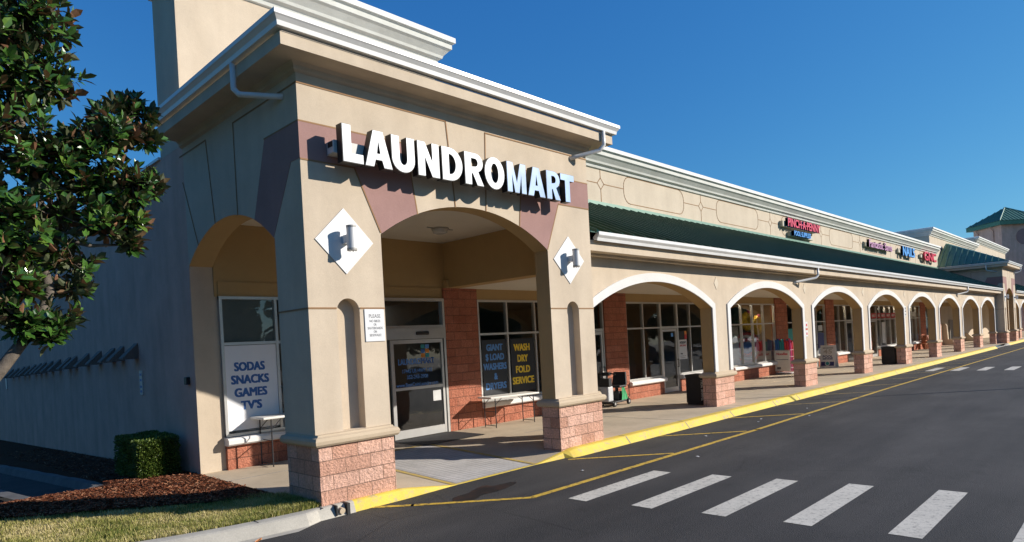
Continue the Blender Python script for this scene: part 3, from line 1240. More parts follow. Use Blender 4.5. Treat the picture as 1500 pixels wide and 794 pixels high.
P1 = portico()
tag(P1, 'near entrance tower with mauve bands and white gutter, standing over the laundry doors', 'portico', 'entrance towers of the shopping centre')
P2 = copy_tree(P1)
P2.location = (59.35, 0, 0)
P2['label'] = 'far entrance tower with a green hipped metal roof at the far end of the arcade'
hr = MB()
a, b_, c_, d_ = (-0.5, -0.42, 6.58), (6.9, -0.42, 6.58), (6.9, 4.6, 6.58), (-0.5, 4.6, 6.58)
t0, t1 = (2.7, 4.25, 8.75), (3.7, 4.25, 8.85)
hr.quad(a, b_, t1, t0)
hr.quad(d_, a, t0)
hr.quad(b_, c_, t1)
hr.quad(d_, c_, (3.6, 4.8, 8.8))
hrr = hr.build('hip_roof', 'pale_green_metal', P2)
rb = MB()
for k in range(11):
    y = -0.2 + 0.44 * k
    f_ = (y + 0.42) / 4.67
    top = Vector((-0.5, -0.42, 6.6)).lerp(Vector((2.7, 4.25, 8.77)), max(0, min(1, f_)))
    rb.tube([(-0.5, y, 6.61), (top.x, y, top.z + 0.02)], 0.03, 4)
rb.build('roof_seams', 'green_flashing', hrr)

# ================================================================== SHOPPING CENTRE
SC = empty('shopping_centre')
tag(SC, 'long stucco shopping centre with white arches, red block piers and green metal roof', 'building')
YW = 4.30
w = MB()
w.box(0.01, 0.35, 4.302, 45, -2.2, 6.12)
w.build('side_wall', 'side_stucco', SC)
w = MB()
w.box(-0.03, 0.40, 5.46, 45, 6.12, 6.17)
w.build('wall_cap', 'gutter_white', SC)
w = MB()
w.box(0.0125, 0.478, 4.298, 4.62, 0.10, 6.2)
w.build('corner_pillar', 'tan_stucco', SC)
w = MB()
w.box(0.3, 130, 8, 45, 5.9, 6.05)
w.box(0.3, 60, 4.62, 8, 5.9, 6.05)
w.build('roof_deck', 'gutter_white', SC)
# parapet block above the first portico
w = MB()
w.box(0.012, 6.03, 4.30, 5.45, 6.125, 9.30)
w.build('tower_block', 'tan_stucco', SC)
PARA = [(-0.02, 0.0), (0.05, 0.02), (0.07, 0.10), (0.15, 0.14), (0.17, 0.20), (0.27, 0.31), (0.33, 0.35), (0.33, 0.47), (0.36, 0.49), (0.36, 0.50), (-0.02, 0.50)]
CAP = [(0.30, 0.50), (0.40, 0.50), (0.40, 0.62), (0.30, 0.64)]


def cornice_loop(name, x0, x1, y0, y1, z, k=1.0):
    c = MB()
    c.sweep([(o * k, z + h * k) for o, h in PARA], rect_loop(x0, x1, y0, y1), closed=True)
    o = c.build(name, 'cornice_white', SC)
    c = MB()
    c.sweep([(o_ * k, z + h * k) for o_, h in CAP], rect_loop(x0, x1, y0, y1), closed=True)
    c.quad(*[(p[0], p[1], z + 0.60 * k) for p in ((x0 - .3, y0 - .3), (x1 + .3, y0 - .3), (x1 + .3, y1 + .3), (x0 - .3, y1 + .3))])
    c.build('cornice_cap', 'cornice_top', o)


cornice_loop('block_cornice', 0.012, 6.03, 4.30, 5.45, 9.17, 1.0)
# parapet of the arcade
w = MB()
w.box(6.03, 59.0, 4.30, 4.60, 3.38, 8.10)
w.build('parapet_wall', 'parapet_stucco', SC)
c = MB()
cs = [lambda o: (6.10, 4.30 - o), lambda o: (58.45, 4.30 - o)]
c.sweep([(o, 7.60 + h) for o, h in PARA], cs)
pc = c.build('parapet_cornice', 'cornice_white', SC)
c = MB()
c.sweep([(o, 7.60 + h) for o, h in CAP], cs)
c.box(6.1, 58.45, 4.0, 4.65, 8.10, 8.22)
c.build('cornice_cap', 'cornice_top', pc)
# scored pattern on the parapet
j = MB()
pj = lambda u, v, w: (u, 4.298 - w, v)
for k in range(8):
    x = 12.68 + 6.52 * k
    if x > 58:
        break
    j = MB()
    seg_strip(j, [(x, 6.50), (x, 6.97)], 0.03, 0.004, pj)
    seg_strip(j, [(x, 7.34), (x, 7.62)], 0.03, 0.004, pj)
    seg_strip(j, [(x - 0.18, 7.155), (x, 7.34), (x + 0.18, 7.155), (x, 6.97), (x - 0.18, 7.155)], 0.025, 0.004, pj)
    seg_strip(j, [(x + 0.18, 7.155), (x + 1.28, 7.155)], 0.025, 0.004, pj)
    seg_strip(j, [(x - 0.18, 7.155), (x - 1.32, 7.155)], 0.025, 0.004, pj)
    if x + 5 < 58:
        o = []
        a0, a1, z0, z1, r_ = x + 1.28, x + 5.20, 6.69, 7.61, 0.36
        for (cx, cz, s0) in ((a1 - r_, z1 - r_ - .02, 0), (a0 + r_, z1 - r_ - .02, 90), (a0 + r_, z0 + r_, 180), (a1 - r_, z0 + r_, 270)):
            for q in range(6):
                an = R(s0 + q * 18)
                o.append((cx + r_ * math.cos(an), cz + r_ * math.sin(an)))
        o.append(o[0])
        seg_strip(j, o, 0.025, 0.004, pj)
    j.build('reveal_joint', 'joint', SC)

# arcade wall, arches, columns
PITCH = 6.577
COLS = [12.456 + PITCH * k for k in range(8)]


def arcade(cols, xa, xb, first_open, name='arcade_wall'):
    ops = []
    left = first_open
    for c0 in cols:
        ops.append((left, c0 + 0.03))
        left = c0 + 1.108
    w = MB()
    out = [(xa, 1.08)]
    for (a0, a1) in ops:
        out += [(a0, 1.08)] + arch_pts(a0, a1, 2.90, 0.65) + [(a1, 1.08)]
    out += [(xb, 1.08), (xb, 4.22), (xa, 4.22)]
    add_shape(w, [out], 0.35, facing_front(0.62))
    w.build(name, 'tan_stucco', SC, mat2='inner_stucco', pick=lambda n, c: ((abs(n.y) < .6 or c.y > .9) and c.z < 4.2))  # column sides and arch undersides coloured orange in place of warm bounced light
    for (a0, a1) in ops:
        t = MB()
        oa = arch_pts(a0 - 0.17, a1 + 0.17, 3.02, 0.74)
        ia = arch_pts(a0, a1, 2.90, 0.65)
        o = [(a0 - 0.17, 1.12)] + oa + [(a1 + 0.17, 1.12), (a1, 1.12)] + ia[::-1] + [(a0, 1.12)]
        add_shape(t, [o], 0.05, facing_front(0.585))
        t.build('arch_trim', 'white_trim', SC)
    for c0 in cols:
        pier(SC, c0, c0 + 1.138, 0.593, 0.993)
        d = MB()
        x, z = c0 + 0.569 - 0.20, 3.60
        add_shape(d, [[(x - 0.13, z), (x, z + 0.18), (x + 0.13, z), (x, z - 0.18)]], 0.012, facing_front(0.61))
        d.build('diamond_inset', 'pale_inset', SC)


arcade(COLS, 6.385, 59.36, 7.04)
pier(SC, 6.392, 7.03, 0.60, 0.99)
COLS2 = [72.0 + PITCH * k for k in range(5)]
arcade(COLS2, 65.75, 100, 66.6)

w = MB()
w.box(6.40, 59.35, 0.965, 4.30, 3.66, 3.76)
w.box(65.8, 100, 0.965, 4.30, 3.66, 3.76)
w.build('arcade_ceiling', 'ceiling_white', SC)
for (xa, xb) in ((6.40, 59.33), (66.2, 100)):
    f = MB()
    f.box(xa, xb, 0.20, 0.63, 4.07, 4.29)
    f.box(xa, xb, 0.45, 0.63, 4.02, 4.068)
    f.build('fascia', 'tan_stucco', SC)
    q = MB()
    q.sweep([(0.0, 4.30), (0.105, 4.265), (0.12, 4.33), (0.155, 4.37), (0.165, 4.385), (0.165, 4.45), (0.14, 4.45), (0.0, 4.35)],
            [lambda o: (xa + 0.25, 0.20 - o), lambda o: (xb - 0.05, 0.20 - o)])
    q.build('gutter', 'gutter_white', SC)
    rf = MB()
    e0, e1 = Vector((0, 0.07, 4.44)), Vector((0, 4.28, 6.44))
    rf.grid([[(xa, e0.y, e0.z), (xb, e0.y, e0.z)], [(xa, e1.y, e1.z), (xb, e1.y, e1.z)]])
    rf.quad((xa, e0.y, e0.z - .02), (xb, e0.y, e0.z - .02), (xb, e0.y, e0.z), (xa, e0.y, e0.z))
    rfo = rf.build('green_roof', 'green_metal', SC)
    rb = MB()
    x = 7.04 if xa < 50 else 66.6
    if xa < 50:
        x -= 0.445
    nrm = Vector((0, -(e1.z - e0.z), e1.y - e0.y)).normalized() * 0.055
    while x < xb:
        n = len(rb.v)
        for p in (e0 + Vector((0, -0.015, -0.005)), e1):
            for s, k in ((-0.022, 0), (0.022, 0), (0.014, 1), (-0.014, 1)):
                rb.v.append((x + s, p.y + nrm.y * k, p.z + nrm.z * k))
        rb.f += [tuple(n + i for i in t) for t in ((0, 3, 2, 1), (4, 5, 6, 7), (0, 1, 5, 4), (1, 2, 6, 5), (2, 3, 7, 6), (3, 0, 4, 7))]
        x += 0.445
    rb.build('roof_seams', 'green_metal', rfo)
    fl = MB()
    fl.box(xa, xb - (0.6 if xa < 50 else 0), 4.20, 4.298, 6.40, 6.54)
    fl.build('roof_flashing', 'green_flashing', SC)
for x in (19.4, 45.7):
    d = MB()
    d.tube([(x, 0.13, 4.28), (x, 0.13, 4.02), (x - 0.08, 0.18, 3.93), (x - 0.85, 0.55, 3.80), (x - 0.98, 0.62, 3.76)], 0.045, 8)
    d.build('downspout', 'gutter_white', SC, smooth=True)

# store front segments


def bricks(x0, x1):
    b = MB()
    b.box(x0, x1, 4.20, 4.45, 0.1, 3.655)
    b.build('brick_pilaster', 'store_block', SC)


def frame(mb, x0, x1, z0, z1, w=0.05, y0=4.24, y1=4.36):
    mb.box(x0, x1, y0, y1, z0, z1)


def window(x0, x1, mull, zb=0.76):
    f = MB()
    h = 0.026
    e = 0.003
    f.box(x0, x1, 4.24, 4.34, 3.33, 3.385)
    f.box(x0, x1, 4.24, 4.34, zb, zb + 0.05)
    f.box(x0 + e, x1 - e, 4.243, 4.337, 2.465, 2.52)
    for x in [x0 + h] + list(mull) + [x1 - h]:
        f.box(x - h, x + h, 4.237, 4.343, zb + e, 3.383)
    fo = f.build('storefront_window', 'alu', SC)
    g_ = MB()
    g_.quad((x0, 4.29, zb), (x1, 4.29, zb), (x1, 4.29, 3.36), (x0, 4.29, 3.36))
    g_.build('pane', 'glass', fo)
    s = MB()
    if zb > 0.5:
        s.sweep([(0.0, 0.60), (0.15, 0.60), (0.185, 0.63), (0.185, 0.70), (0.15, 0.735), (-0.05, 0.758), (-0.05, 0.60)],
                [lambda o: (x0 - 0.02, 4.27 - o), lambda o: (x1 + 0.02, 4.27 - o)])
        s.build('sill', 'sill_white', fo)
        b = MB()
        b.box(x0 - 0.005, x1 + 0.005, 4.21, 4.40, 0.10, 0.602)
        b.build('brick_base', 'store_block', fo)
    return fo


def door(x0, x1, handle=True):
    f = MB()
    f.box(x0, x0 + 0.05, 4.235, 4.345, 0.15, 3.385)
    f.box(x1 - 0.05, x1, 4.235, 4.345, 0.15, 3.385)
    f.box(x0 + .05, x1 - .05, 4.24, 4.34, 3.33, 3.383)
    f.box(x0 + .05, x1 - .05, 4.24, 4.34, 2.44, 2.53)
    fo = f.build('shop_door', 'alu', SC)
    l = MB()
    l.box(x0 + 0.06, x0 + 0.14, 4.255, 4.30, 0.17, 2.43)
    l.box(x1 - 0.14, x1 - 0.06, 4.255, 4.30, 0.17, 2.43)
    l.box(x0 + .14, x1 - .14, 4.257, 4.298, 2.34, 2.428)
    l.box(x0 + .14, x1 - .14, 4.257, 4.298, 0.172, 0.34)
    l.build('door_leaf', 'alu', fo)
    g_ = MB()
    g_.quad((x0, 4.29, 0.17), (x1, 4.29, 0.17), (x1, 4.29, 3.36), (x0, 4.29, 3.36))
    g_.build('pane', 'glass', fo)
    if handle:
        hd = MB()
        hd.tube([(x1 - 0.10, 4.25, 1.05), (x1 - 0.10, 4.19, 1.05), (x1 - 0.10, 4.19, 1.32), (x1 - 0.10, 4.25, 1.32)], 0.014, 6)
        hd.build('handle', 'black_plastic', fo)


bricks(5.86, 6.95)
window(0.48, 3.80, (1.57, 2.66))
window(6.98, 11.30, (8.05, 9.16, 10.25))
door(11.30, 12.36)
bricks(12.38, 13.59)
window(13.60, 15.72, (14.62,))
door(15.72, 16.86)
window(16.86, 19.9, (17.78, 18.85))
bricks(19.92, 21.0)
window(21.03, 25.55, (22.13, 23.22, 24.33))
bricks(25.57, 26.89)
window(26.9, 29.55, (27.8, 28.7))
door(29.55, 30.75)
window(30.75, 32.06, ())
bricks(32.09, 33.34)
window(33.36, 35.35, (34.24,))
door(35.35, 36.6)
window(36.6, 38.6, (37.6,))
bricks(38.65, 39.8)
door(39.85, 41.15)
window(41.15, 45.4, (41.95, 43.07, 44.24))
door(45.4, 46.5)
bricks(46.52, 47.6)
window(47.62, 52.1, (48.7, 49.8, 50.9))
bricks(52.1, 53.6)
window(53.62, 57.15, (54.8, 56.0))
bricks(57.2, 58.6)
w = MB()
w.box(58.6, 59.36, 4.26, 4.5, 0.1, 3.66)
w.box(59.36, 66, 4.32, 4.5, 0.1, 3.66)
w.box(66, 100, 4.26, 4.5, 0.1, 3.66)
w.build('plain_shop_wall', 'tan_stucco', SC)
w = MB()
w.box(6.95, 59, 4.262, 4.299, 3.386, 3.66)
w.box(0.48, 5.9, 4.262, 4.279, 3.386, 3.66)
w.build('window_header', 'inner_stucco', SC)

# sliding laundry door
f = MB()
x0, x1 = 3.83, 5.85
f.box(x0, x1, 4.20, 4.34, 3.33, 3.40)
f.box(x1 - 0.06, x1, 4.20, 4.34, 0.15, 3.328)
f.box(x0, x0 + 0.06, 4.20, 4.34, 0.15, 3.328)
f.box(x0 + .06, x1 - .06, 4.21, 4.34, 2.70, 2.76)
sdn = f.build('sliding_door', 'alu', SC)
f = MB()
f.box(x0 + .06, x1 - .06, 4.12, 4.34, 2.44, 2.698)
f.build('door_header', 'raceway', sdn)
f = MB()
f.box(4.88, 5.26, 4.08, 4.118, 2.53, 2.61)
f.build('motion_sensor', 'black_plastic', sdn, bevel=0.02)
f = MB()
for (a0, a1, y) in ((4.19, 5.72, 4.17),):
    f.box(a0, a0 + 0.09, y, y + 0.05, 0.17, 2.43)
    f.box(a1 - 0.06, a1, y, y + 0.05, 0.17, 2.43)
    f.box(a0 + .09, a1 - .06, y + .002, y + .048, 2.34, 2.428)
    f.box(a0 + .09, a1 - .06, y + .002, y + .048, 0.172, 0.36)
    f.box(a0 + .09, a1 - .06, y + .002, y + .048, 1.27, 1.335)
f.build('door_leaf', 'alu', sdn)
f = MB()
f.box(5.73, 5.785, 4.2, 4.26, 0.16, 2.43)
f.build('door_jamb', 'dark_alu', sdn)
g_ = MB()
g_.quad((4.28, 4.195, 0.36), (5.66, 4.195, 0.36), (5.66, 4.195, 2.34), (4.28, 4.195, 2.34))
g_.quad((3.89, 4.29, 0.16), (4.19, 4.29, 0.16), (4.19, 4.29, 2.44), (3.89, 4.29, 2.44))
g_.quad((3.89, 4.28, 2.76), (5.79, 4.28, 2.76), (5.79, 4.28, 3.33), (3.89, 4.28, 3.33))
g_.build('pane', 'glass', sdn)
text_lines(sdn, [('LAUNDRO', 1.915, .64)], 4.72, 4.192, .19, .007, 'vinyl_blue', 'door_lettering')
text_lines(sdn, [('17445 US HWY 192', 1.70, .86), ('352-243-2908', 1.56, .62), ('www.BestCoinLaundry.com', 1.385, 1.22)], 4.93, 4.192, .125, .003, 'vinyl_blue', 'door_lettering')
tx = MB()
add_text(tx, 'MART', (5.25, 4.192, 1.915), 0.19, 0.006, 0.001, width=0.40)
tx.build('door_lettering', 'ink_blue', sdn, fix=False)
for i, (cx, cz, mt) in enumerate(((5.12, 2.26, 'teal'), (5.25, 2.26, 'vinyl_blue'), (5.12, 2.15, 'ink_blue'), (5.25, 2.15, 'orange'), (5.12, 2.05, 'orange'), (5.25, 2.05, 'teal'))):
    q = MB()
    q.box(cx - 0.055, cx + 0.055, 4.188, 4.192, cz - 0.045, cz + 0.045)
    q.build('door_decal', mt, sdn)
q = MB()
q.box(5.36, 5.60, 4.188, 4.192, 0.95, 1.20)
q.build('door_notice', 'blind', sdn)

# interiors
it = MB()
parts = [0.35, 6.4, 13.0, 20.4, 26.2, 32.7, 39.2, 47.0, 52.8, 58.0]
for a0, a1 in zip(parts[:-1], parts[1:]):
    it.quad((a0 + .05, 4.5, 3.45), (a1 - .05, 4.5, 3.45), (a1 - .05, 11, 3.45), (a0 + .05, 11, 3.45))
    it.quad((a0 + .05, 11, 0.1), (a1 - .05, 11, 0.1), (a1 - .05, 11, 3.45), (a0 + .05, 11, 3.45))
    it.quad((a0 + .05, 4.46, 0.1), (a0 + .05, 11, 0.1), (a0 + .05, 11, 3.45), (a0 + .05, 4.46, 3.45))
    it.quad((a1 - .05, 4.46, 0.1), (a1 - .05, 11, 0.1), (a1 - .05, 11, 3.45), (a1 - .05, 4.46, 3.45))
it.build('shop_interior', 'interior_wall', SC, fix=False)
it = MB()
it.quad((0.35, 4.4, 0.155), (58, 4.4, 0.155), (58, 11, 0.155), (0.35, 11, 0.155))
it.build('shop_floor', 'interior_floor', SC)
for x in (4.9,):
    for y in (7.4, 9.8):
        MB().box(x, x + 1.25, y, y + 0.18, 3.38, 3.43).build('ceiling_tube_or_fill', 'tube_light', SC)
for x in (21.5, 24.0, 34.5, 41.5, 43.8, 49.0):  # fill lights added inside the shop windows to brighten the displays
    MB().box(x, x + 1.25, 4.48, 4.58, 3.38, 3.43).build('ceiling_tube_or_fill', 'shop_fill_light', SC)
for x, y, h in [(0.7 + 0.75 * i, 8.0, 1.25) for i in range(7)] + [(7.0 + 0.8 * i, 7.0, 1.9) for i in range(5)]:
    wmo = empty('washing_machine', (x, y, 0.16))
    tag(wmo, 'white front loading washing machine in a row inside the dim laundry', 'washing machine', 'washing machines inside the laundry')
    MB().box(0, .7, 0, .8, 0, h).build('cabinet', 'washer_white', wmo, bevel=.02)
    MB().tube([(.35, -.02, h * .55), (.35, .01, h * .55)], .22, 20).build('round_door', 'car_glass', wmo)

# tall stepped parapets beyond the far portico
w = MB()
w.box(58.1, 77.6, 4.62, 14, 6.05, 9.5)
w.box(77.6, 97.5, 4.60, 14, 6.05, 10.4)
w.box(59.0, 100, 4.45, 4.61, 3.6, 8.2)
w.build('stepped_parapet', 'parapet_stucco', SC)
cornice_loop('block_cornice', 58.1, 77.4, 4.62, 14, 9.20, 1.0)
cornice_loop('block_cornice', 78.1, 97.5, 4.60, 14, 10.02, 1.0)

# wedge hoods on the side wall
for i, y in enumerate((7.45, 8.45, 9.15, 10.3, 11.45, 12.7, 13.4, 14.6, 15.6, 16.55, 17.25, 18.1, 19.2, 20.0, 21.1, 22.2)):
    z = 2.32 - 0.0265 * (y - 7.45)
    h = MB()
    ww, hh, pp = 0.30, 0.34, 0.30
    h.v += [(0.011, y, z), (0.011, y + ww, z), (0.011, y, z + hh), (0.011, y + ww, z + hh), (-pp, y, z), (-pp, y + ww, z), (-pp, y, z + 0.03), (-pp, y + ww, z + 0.03)]
    h.f += [(0, 1, 5, 4), (0, 4, 6, 2), (1, 3, 7, 5), (2, 6, 7, 3), (4, 5, 7, 6)]
    h.build('wedge_hood', 'hood_brown', SC)
q = MB()
q.box(-0.02, 0.01, 7.22, 7.40, 1.55, 2.06)
q.build('wall_plate', 'raceway', SC)
tx = MB()
for z in (1.98, 1.86, 1.72, 1.62):
    tx.box(-0.023, -0.02, 7.25, 7.37, z - 0.025, z + 0.025)
tx.build('plate_print', 'ink_blue', SC)
q = MB()
q.box(-0.02, 0.01, 23.7, 23.95, 1.5, 2.0)
q.build('wall_plate', 'raceway', SC)
q = MB()
q.box(-0.06, 0.01, 4.55, 4.68, 1.78, 1.92)
q.build('outlet_box', 'black_plastic', SC, bevel=0.01)
# wing walls and low steps under the far arches
q = MB()
add_shape(q, [[(3.2, 0.1), (4.25, 0.1), (4.25, 1.95), (4.05, 1.95), (3.95, 1.75), (3.9, 0.62), (3.55, 0.62), (3.55, 0.36), (3.2, 0.36)]], 0.25, facing_left(59.3))
q.build('step_wall', 'tan_stucco', SC)
q = MB()
add_shape(q, [[(3.0, 0.1), (4.25, 0.1), (4.25, 0.95), (4.1, 0.95), (3.7, 0.5), (3.0, 0.4)]], 0.25, facing_left(68.3))
q.build('step_wall', 'tan_stucco', SC)
q = MB()
q.box(62.0, 63.6, 4.22, 4.315, 0.15, 2.2)
q.build('service_door', 'interior_wall', SC)
struct(gs.build('gutter_strip', 'dark_concrete'))

# ================================================================== FAR CORNER TOWER
OT = empty('corner_tower', (105, 5.8, 0), R(45))
tag(OT, 'distant square tower turned cornerwise with green pyramid roof and round window', 'tower')
q = MB()
q.box(0, 5.2, -5.2, 0, 0, 14.6)
# rotated frame: local +x runs away to the left-rear, local -y to the right-rear
q.build('tower_wall', 'side_stucco', OT)
q = MB()
q.quad((-.7, .7, 15.1), (-.7, -5.9, 15.1), (2.6, -2.6, 17.3))
q.quad((-.7, -5.9, 15.1), (5.9, -5.9, 15.1), (2.6, -2.6, 17.3))
q.quad((5.9, -5.9, 15.1), (5.9, .7, 15.1), (2.6, -2.6, 17.3))
q.quad((5.9, .7, 15.1), (-.7, .7, 15.1), (2.6, -2.6, 17.3))
q.box(-.6, 5.8, -5.8, .6, 14.55, 15.09)
rr = q.build('tower_roof', 'pale_green_metal', OT)
q = MB()
for k in range(1, 13):
    f_ = k / 13
    a = Vector((-.7, -5.9 + 6.6 * f_, 15.13))
    t = 1 - abs(f_ - 0.5) * 2
    b = Vector((-.7 + 3.3 * t, a.y, 15.13 + 2.2 * t))
    q.tube([a, b], 0.05, 4)
    a2 = Vector((-.7 + 6.6 * f_, .7, 15.13))
    b2 = Vector((a2.x, .7 - 3.3 * t, 15.13 + 2.2 * t))
    q.tube([a2, b2], 0.05, 4)
q.tube([(-.7, .7, 15.15), (2.6, -2.6, 17.33)], 0.09, 4)
q.tube([(-.7, -5.9, 15.15), (2.6, -2.6, 17.33)], 0.09, 4)
q.build('roof_seams', 'green_flashing', rr)
q = MB()
q.tube([(-0.05, -3.0, 12.9), (0.02, -3.0, 12.9)], 1.05, 28)
q.build('round_window', 'mauve_stucco', OT)
q = MB()
for x in (1.4, 4.2):
    q.tube([(x, .55, 14.5), (x, .1, 14.0), (x, .06, 9)], 0.08, 6)
q.build('downspout', 'side_stucco', OT)

# ================================================================== WALL LAMPS


def wall_lamp(x, label, src=None):
    if src:
        o = copy_tree(src)
        o.location = (x, 0.08, 3.80)
        o['label'] = label
        return o
    L = empty('wall_lamp', (x, 0.08, 3.80))
    tag(L, label, 'wall lamp', 'up-and-down lamps on white diamonds')
    d = MB()
    d.v += [(-.47, -.012, 0), (0, -.012, .47), (.47, -.012, 0), (0, -.012, -.47), (-.47, 0, 0), (0, 0, .47), (.47, 0, 0), (0, 0, -.47)]
    d.f += [(0, 1, 2, 3), (7, 6, 5, 4), (0, 4, 5, 1), (1, 5, 6, 2), (2, 6, 7, 3), (3, 7, 4, 0)]
    d.build('diamond_plate', 'sign_white', L)
    s = MB()
    for (a, b) in ((0, .425), (.425, 0), (0, -.425), (-.425, 0)):
        s.tube([(a, -.016, b), (a, -.010, b)], .008, 8)
    s.build('screws', 'alu', L)
    c = MB()
    c.box(-.05, .05, -.13, -.012, -.045, .075)
    c.build('bracket', 'gutter_white', L, bevel=.008)
    c = MB()
    c.tube([(0, -.185, -.13), (0, -.185, .165)], .068, 20)
    cy = c.build('lamp_body', 'gutter_white', L, smooth=False)
    for z in (-.155, .165):
        r_ = MB()
        r_.tube([(0, -.185, z), (0, -.185, z + .03)], .072, 20)
        for k in range(8):
            a = k * PI / 4
            r_.box(.06 * math.cos(a) - .006, .06 * math.cos(a) + .006, -.185 + .06 * math.sin(a) - .006, -.185 + .06 * math.sin(a) + .006, z - .01, z + .03)
        r_.build('rim', 'fixture', cy)
    return L


wl1 = wall_lamp(0.63, 'white diamond plate with cylinder lamp on the left pier of the near entrance tower')
wall_lamp(5.66, 'white diamond plate with cylinder lamp on the right pier of the near entrance tower', wl1)
wall_lamp(59.98, 'small distant diamond lamp on the left pier of the far entrance tower', wl1)
wall_lamp(65.0, 'small distant diamond lamp on the right pier of the far entrance tower', wl1)
cl = empty('ceiling_light', (4.6, 2.7, 4.76))
tag(cl, 'round flush light on the white ceiling inside the near entrance tower', 'ceiling light')
q = MB()
q.tube([(0, 0, -.035), (0, 0, 0)], .19, 24)
q.build('light_base', 'fixture', cl)
q = MB()
q.tube([(0, 0, -.12), (0, 0, -.10), (0, 0, -.036)], [.10, .15, .165], 24)
q.build('lens', 'lens', cl)
q = MB()
q.box(-.35, -.19, -.01, .01, -.02, 0)
q.box(.19, .35, -.01, .01, -.02, 0)
q.build('conduit', 'fixture', cl)

# ================================================================== MAIN SIGN
H = 0.53


def ell(cx, cy, rx, ry, a0, a1, n):
    return [(cx + rx * math.cos(R(a0 + (a1 - a0) * i / n)), cy + ry * math.sin(R(a0 + (a1 - a0) * i / n))) for i in range(n + 1)]


def glyph(ch, w, h=H):
    s = 0.142
    t = 0.118
    if ch == 'L':
        return [[(0, 0), (w, 0), (w, t + .01), (s, t + .01), (s, h), (0, h)]]
    if ch == 'A':
        a = w * 0.34
        sl = .132
        return [[(0, 0), (sl + .012, 0), (sl + .045, .105), (w - sl - .045, .105), (w - sl - .012, 0), (w, 0), (w / 2 + .085, h), (w / 2 - .085, h)],
                [(sl + .072, .195), (w / 2, h - .13), (w - sl - .072, .195)]]
    if ch == 'U':
        r = w / 2
        o = [(0, h), (0, .19)] + ell(r, .19, r, .198, 180, 360, 14)[1:-1] + [(w, .19), (w, h), (w - s, h), (w - s, .20)] + ell(r, .20, r - s, .10, 0, -180, 10)[1:-1] + [(s, .20), (s, h)]
        return [o]
    if ch == 'N':
        return [[(0, 0), (s - .005, 0), (s - .005, h * .58), (w - s - .005, 0), (w, 0), (w, h), (w - s + .005, h), (w - s + .005, h * .42), (s + .005, h), (0, h)]]
    if ch == 'D':
        rx = w - .16
        o = [(0, 0)] + ell(.16, h / 2, rx, h / 2, -90, 90, 18) + [(0, h)]
        i = [(s, .10)] + ell(.16, h / 2, rx - s, h / 2 - .10, -90, 90, 14) + [(s, h - .10)]
        return [o, i]
    if ch == 'R':
        yb = h * .42
        cy = (h + yb) / 2
        o = [(0, 0), (s, 0), (s, .19), (s + .03, .19), (w - .145, 0), (w, 0), (w - .115, .215)] + ell(w - .17, cy, .165, (h - yb) / 2, -70, 90, 14) + [(0, h)]
        i = [(s, yb + .075 - .0)] + ell(w - .185, cy, .065, (h - yb) / 2 - .085, -90, 90, 10) + [(s, h - .085)]
        return [o, i]
    if ch == 'O':
        return [ell(w / 2, h / 2, w / 2, h / 2 + .01, 0, 360, 30)[:-1], ell(w / 2, h / 2, w / 2 - s - .002, h / 2 - .095, 0, 360, 24)[:-1]]
    if ch == 'M':
        s2 = .122
        return [[(0, 0), (s2, 0), (s2, h * .62), (w / 2 - .055, 0), (w / 2 + .055, 0), (w - s2, h * .62), (w - s2, 0), (w, 0), (w, h), (w - .145, h), (w / 2, h * .33), (.145, h), (0, h)]]
    if ch == 'T':
        return [[(w / 2 - s / 2, 0), (w / 2 + s / 2, 0), (w / 2 + s / 2, h - t), (w, h - t), (w, h), (0, h), (0, h - t), (w / 2 - s / 2, h - t)]]


SG = empty('laundry_sign', (0, 0, 0))
tag(SG, 'big block letter laundry sign, white fading to blue letters on the near tower', 'shop sign')
rw = MB()
rw.box(0.42, 5.30, -0.13, 0.072, 4.98, 5.16)
rw.build('raceway', 'raceway', SG)
lg = MB()
lg.box(0.408, 0.42, -0.12, 0.03, 4.99, 5.155)
lgo = lg.build('maker_plate', 'sign_white', SG)
lg = MB()
add_shape(lg, [[(-.105, 5.07), (.015, 5.07), (.015, 5.145), (-.105, 5.145)]], .004, facing_left(.403))
lg.build('emblem', 'ink_black', lgo)
spans = [('L', .46, .795), ('A', .815, 1.285), ('U', 1.275, 1.70), ('N', 1.75, 2.175), ('D', 2.225, 2.655), ('R', 2.70, 3.115), ('O', 3.14, 3.61), ('M', 3.67, 4.155), ('A', 4.19, 4.66), ('R', 4.70, 5.09), ('T', 5.10, 5.51)]
for i, (ch, a0, a1) in enumerate(spans):
    g2 = glyph(ch, a1 - a0)
    g2 = [[(a0 + x, 4.835 + y) for x, y in o] for o in g2]
    b = MB()
    add_shape(b, g2, 0.135, facing_front(-0.265))
    bo = b.build('letter_box', 'black_side', SG)
    cxm = (a0 + a1) / 2
    fm = MB()
    # face slightly inside the dark trim cap
    k = 0.985
    gg = [[(cxm + (x - cxm) * (1 - .008 / (a1 - a0) * 2), 5.10 + (y - 5.10) * .972) for x, y in o] for o in g2]
    add_shape(fm, gg, 0.004, facing_front(-0.270))
    fm.build('letter_face', 'letter_blue' if i >= 7 else 'letter_white', bo)

# ================================================================== PARAPET SIGNS


def letters(root, txt, x0, x1, z0, z1, face, side, depth=.12, y=4.0, bold=.01):
    size = (z1 - z0) / 0.72
    b = MB()
    add_text(b, txt, ((x0 + x1) / 2, y + depth / 2, (z0 + z1) / 2 - 0.0), size, bold * 1.25, depth / 2, width=(x1 - x0))
    b.build('letter_sides', side, root, fix=False)
    b = MB()
    add_text(b, txt, ((x0 + x1) / 2, y - 0.008, (z0 + z1) / 2 - 0.0), size, bold, 0.004, width=(x1 - x0) * 0.99)
    b.build('letter_faces', face, root, fix=False)


def psign(name, label):
    o = empty(name)
    return tag(o, label, 'shop sign')


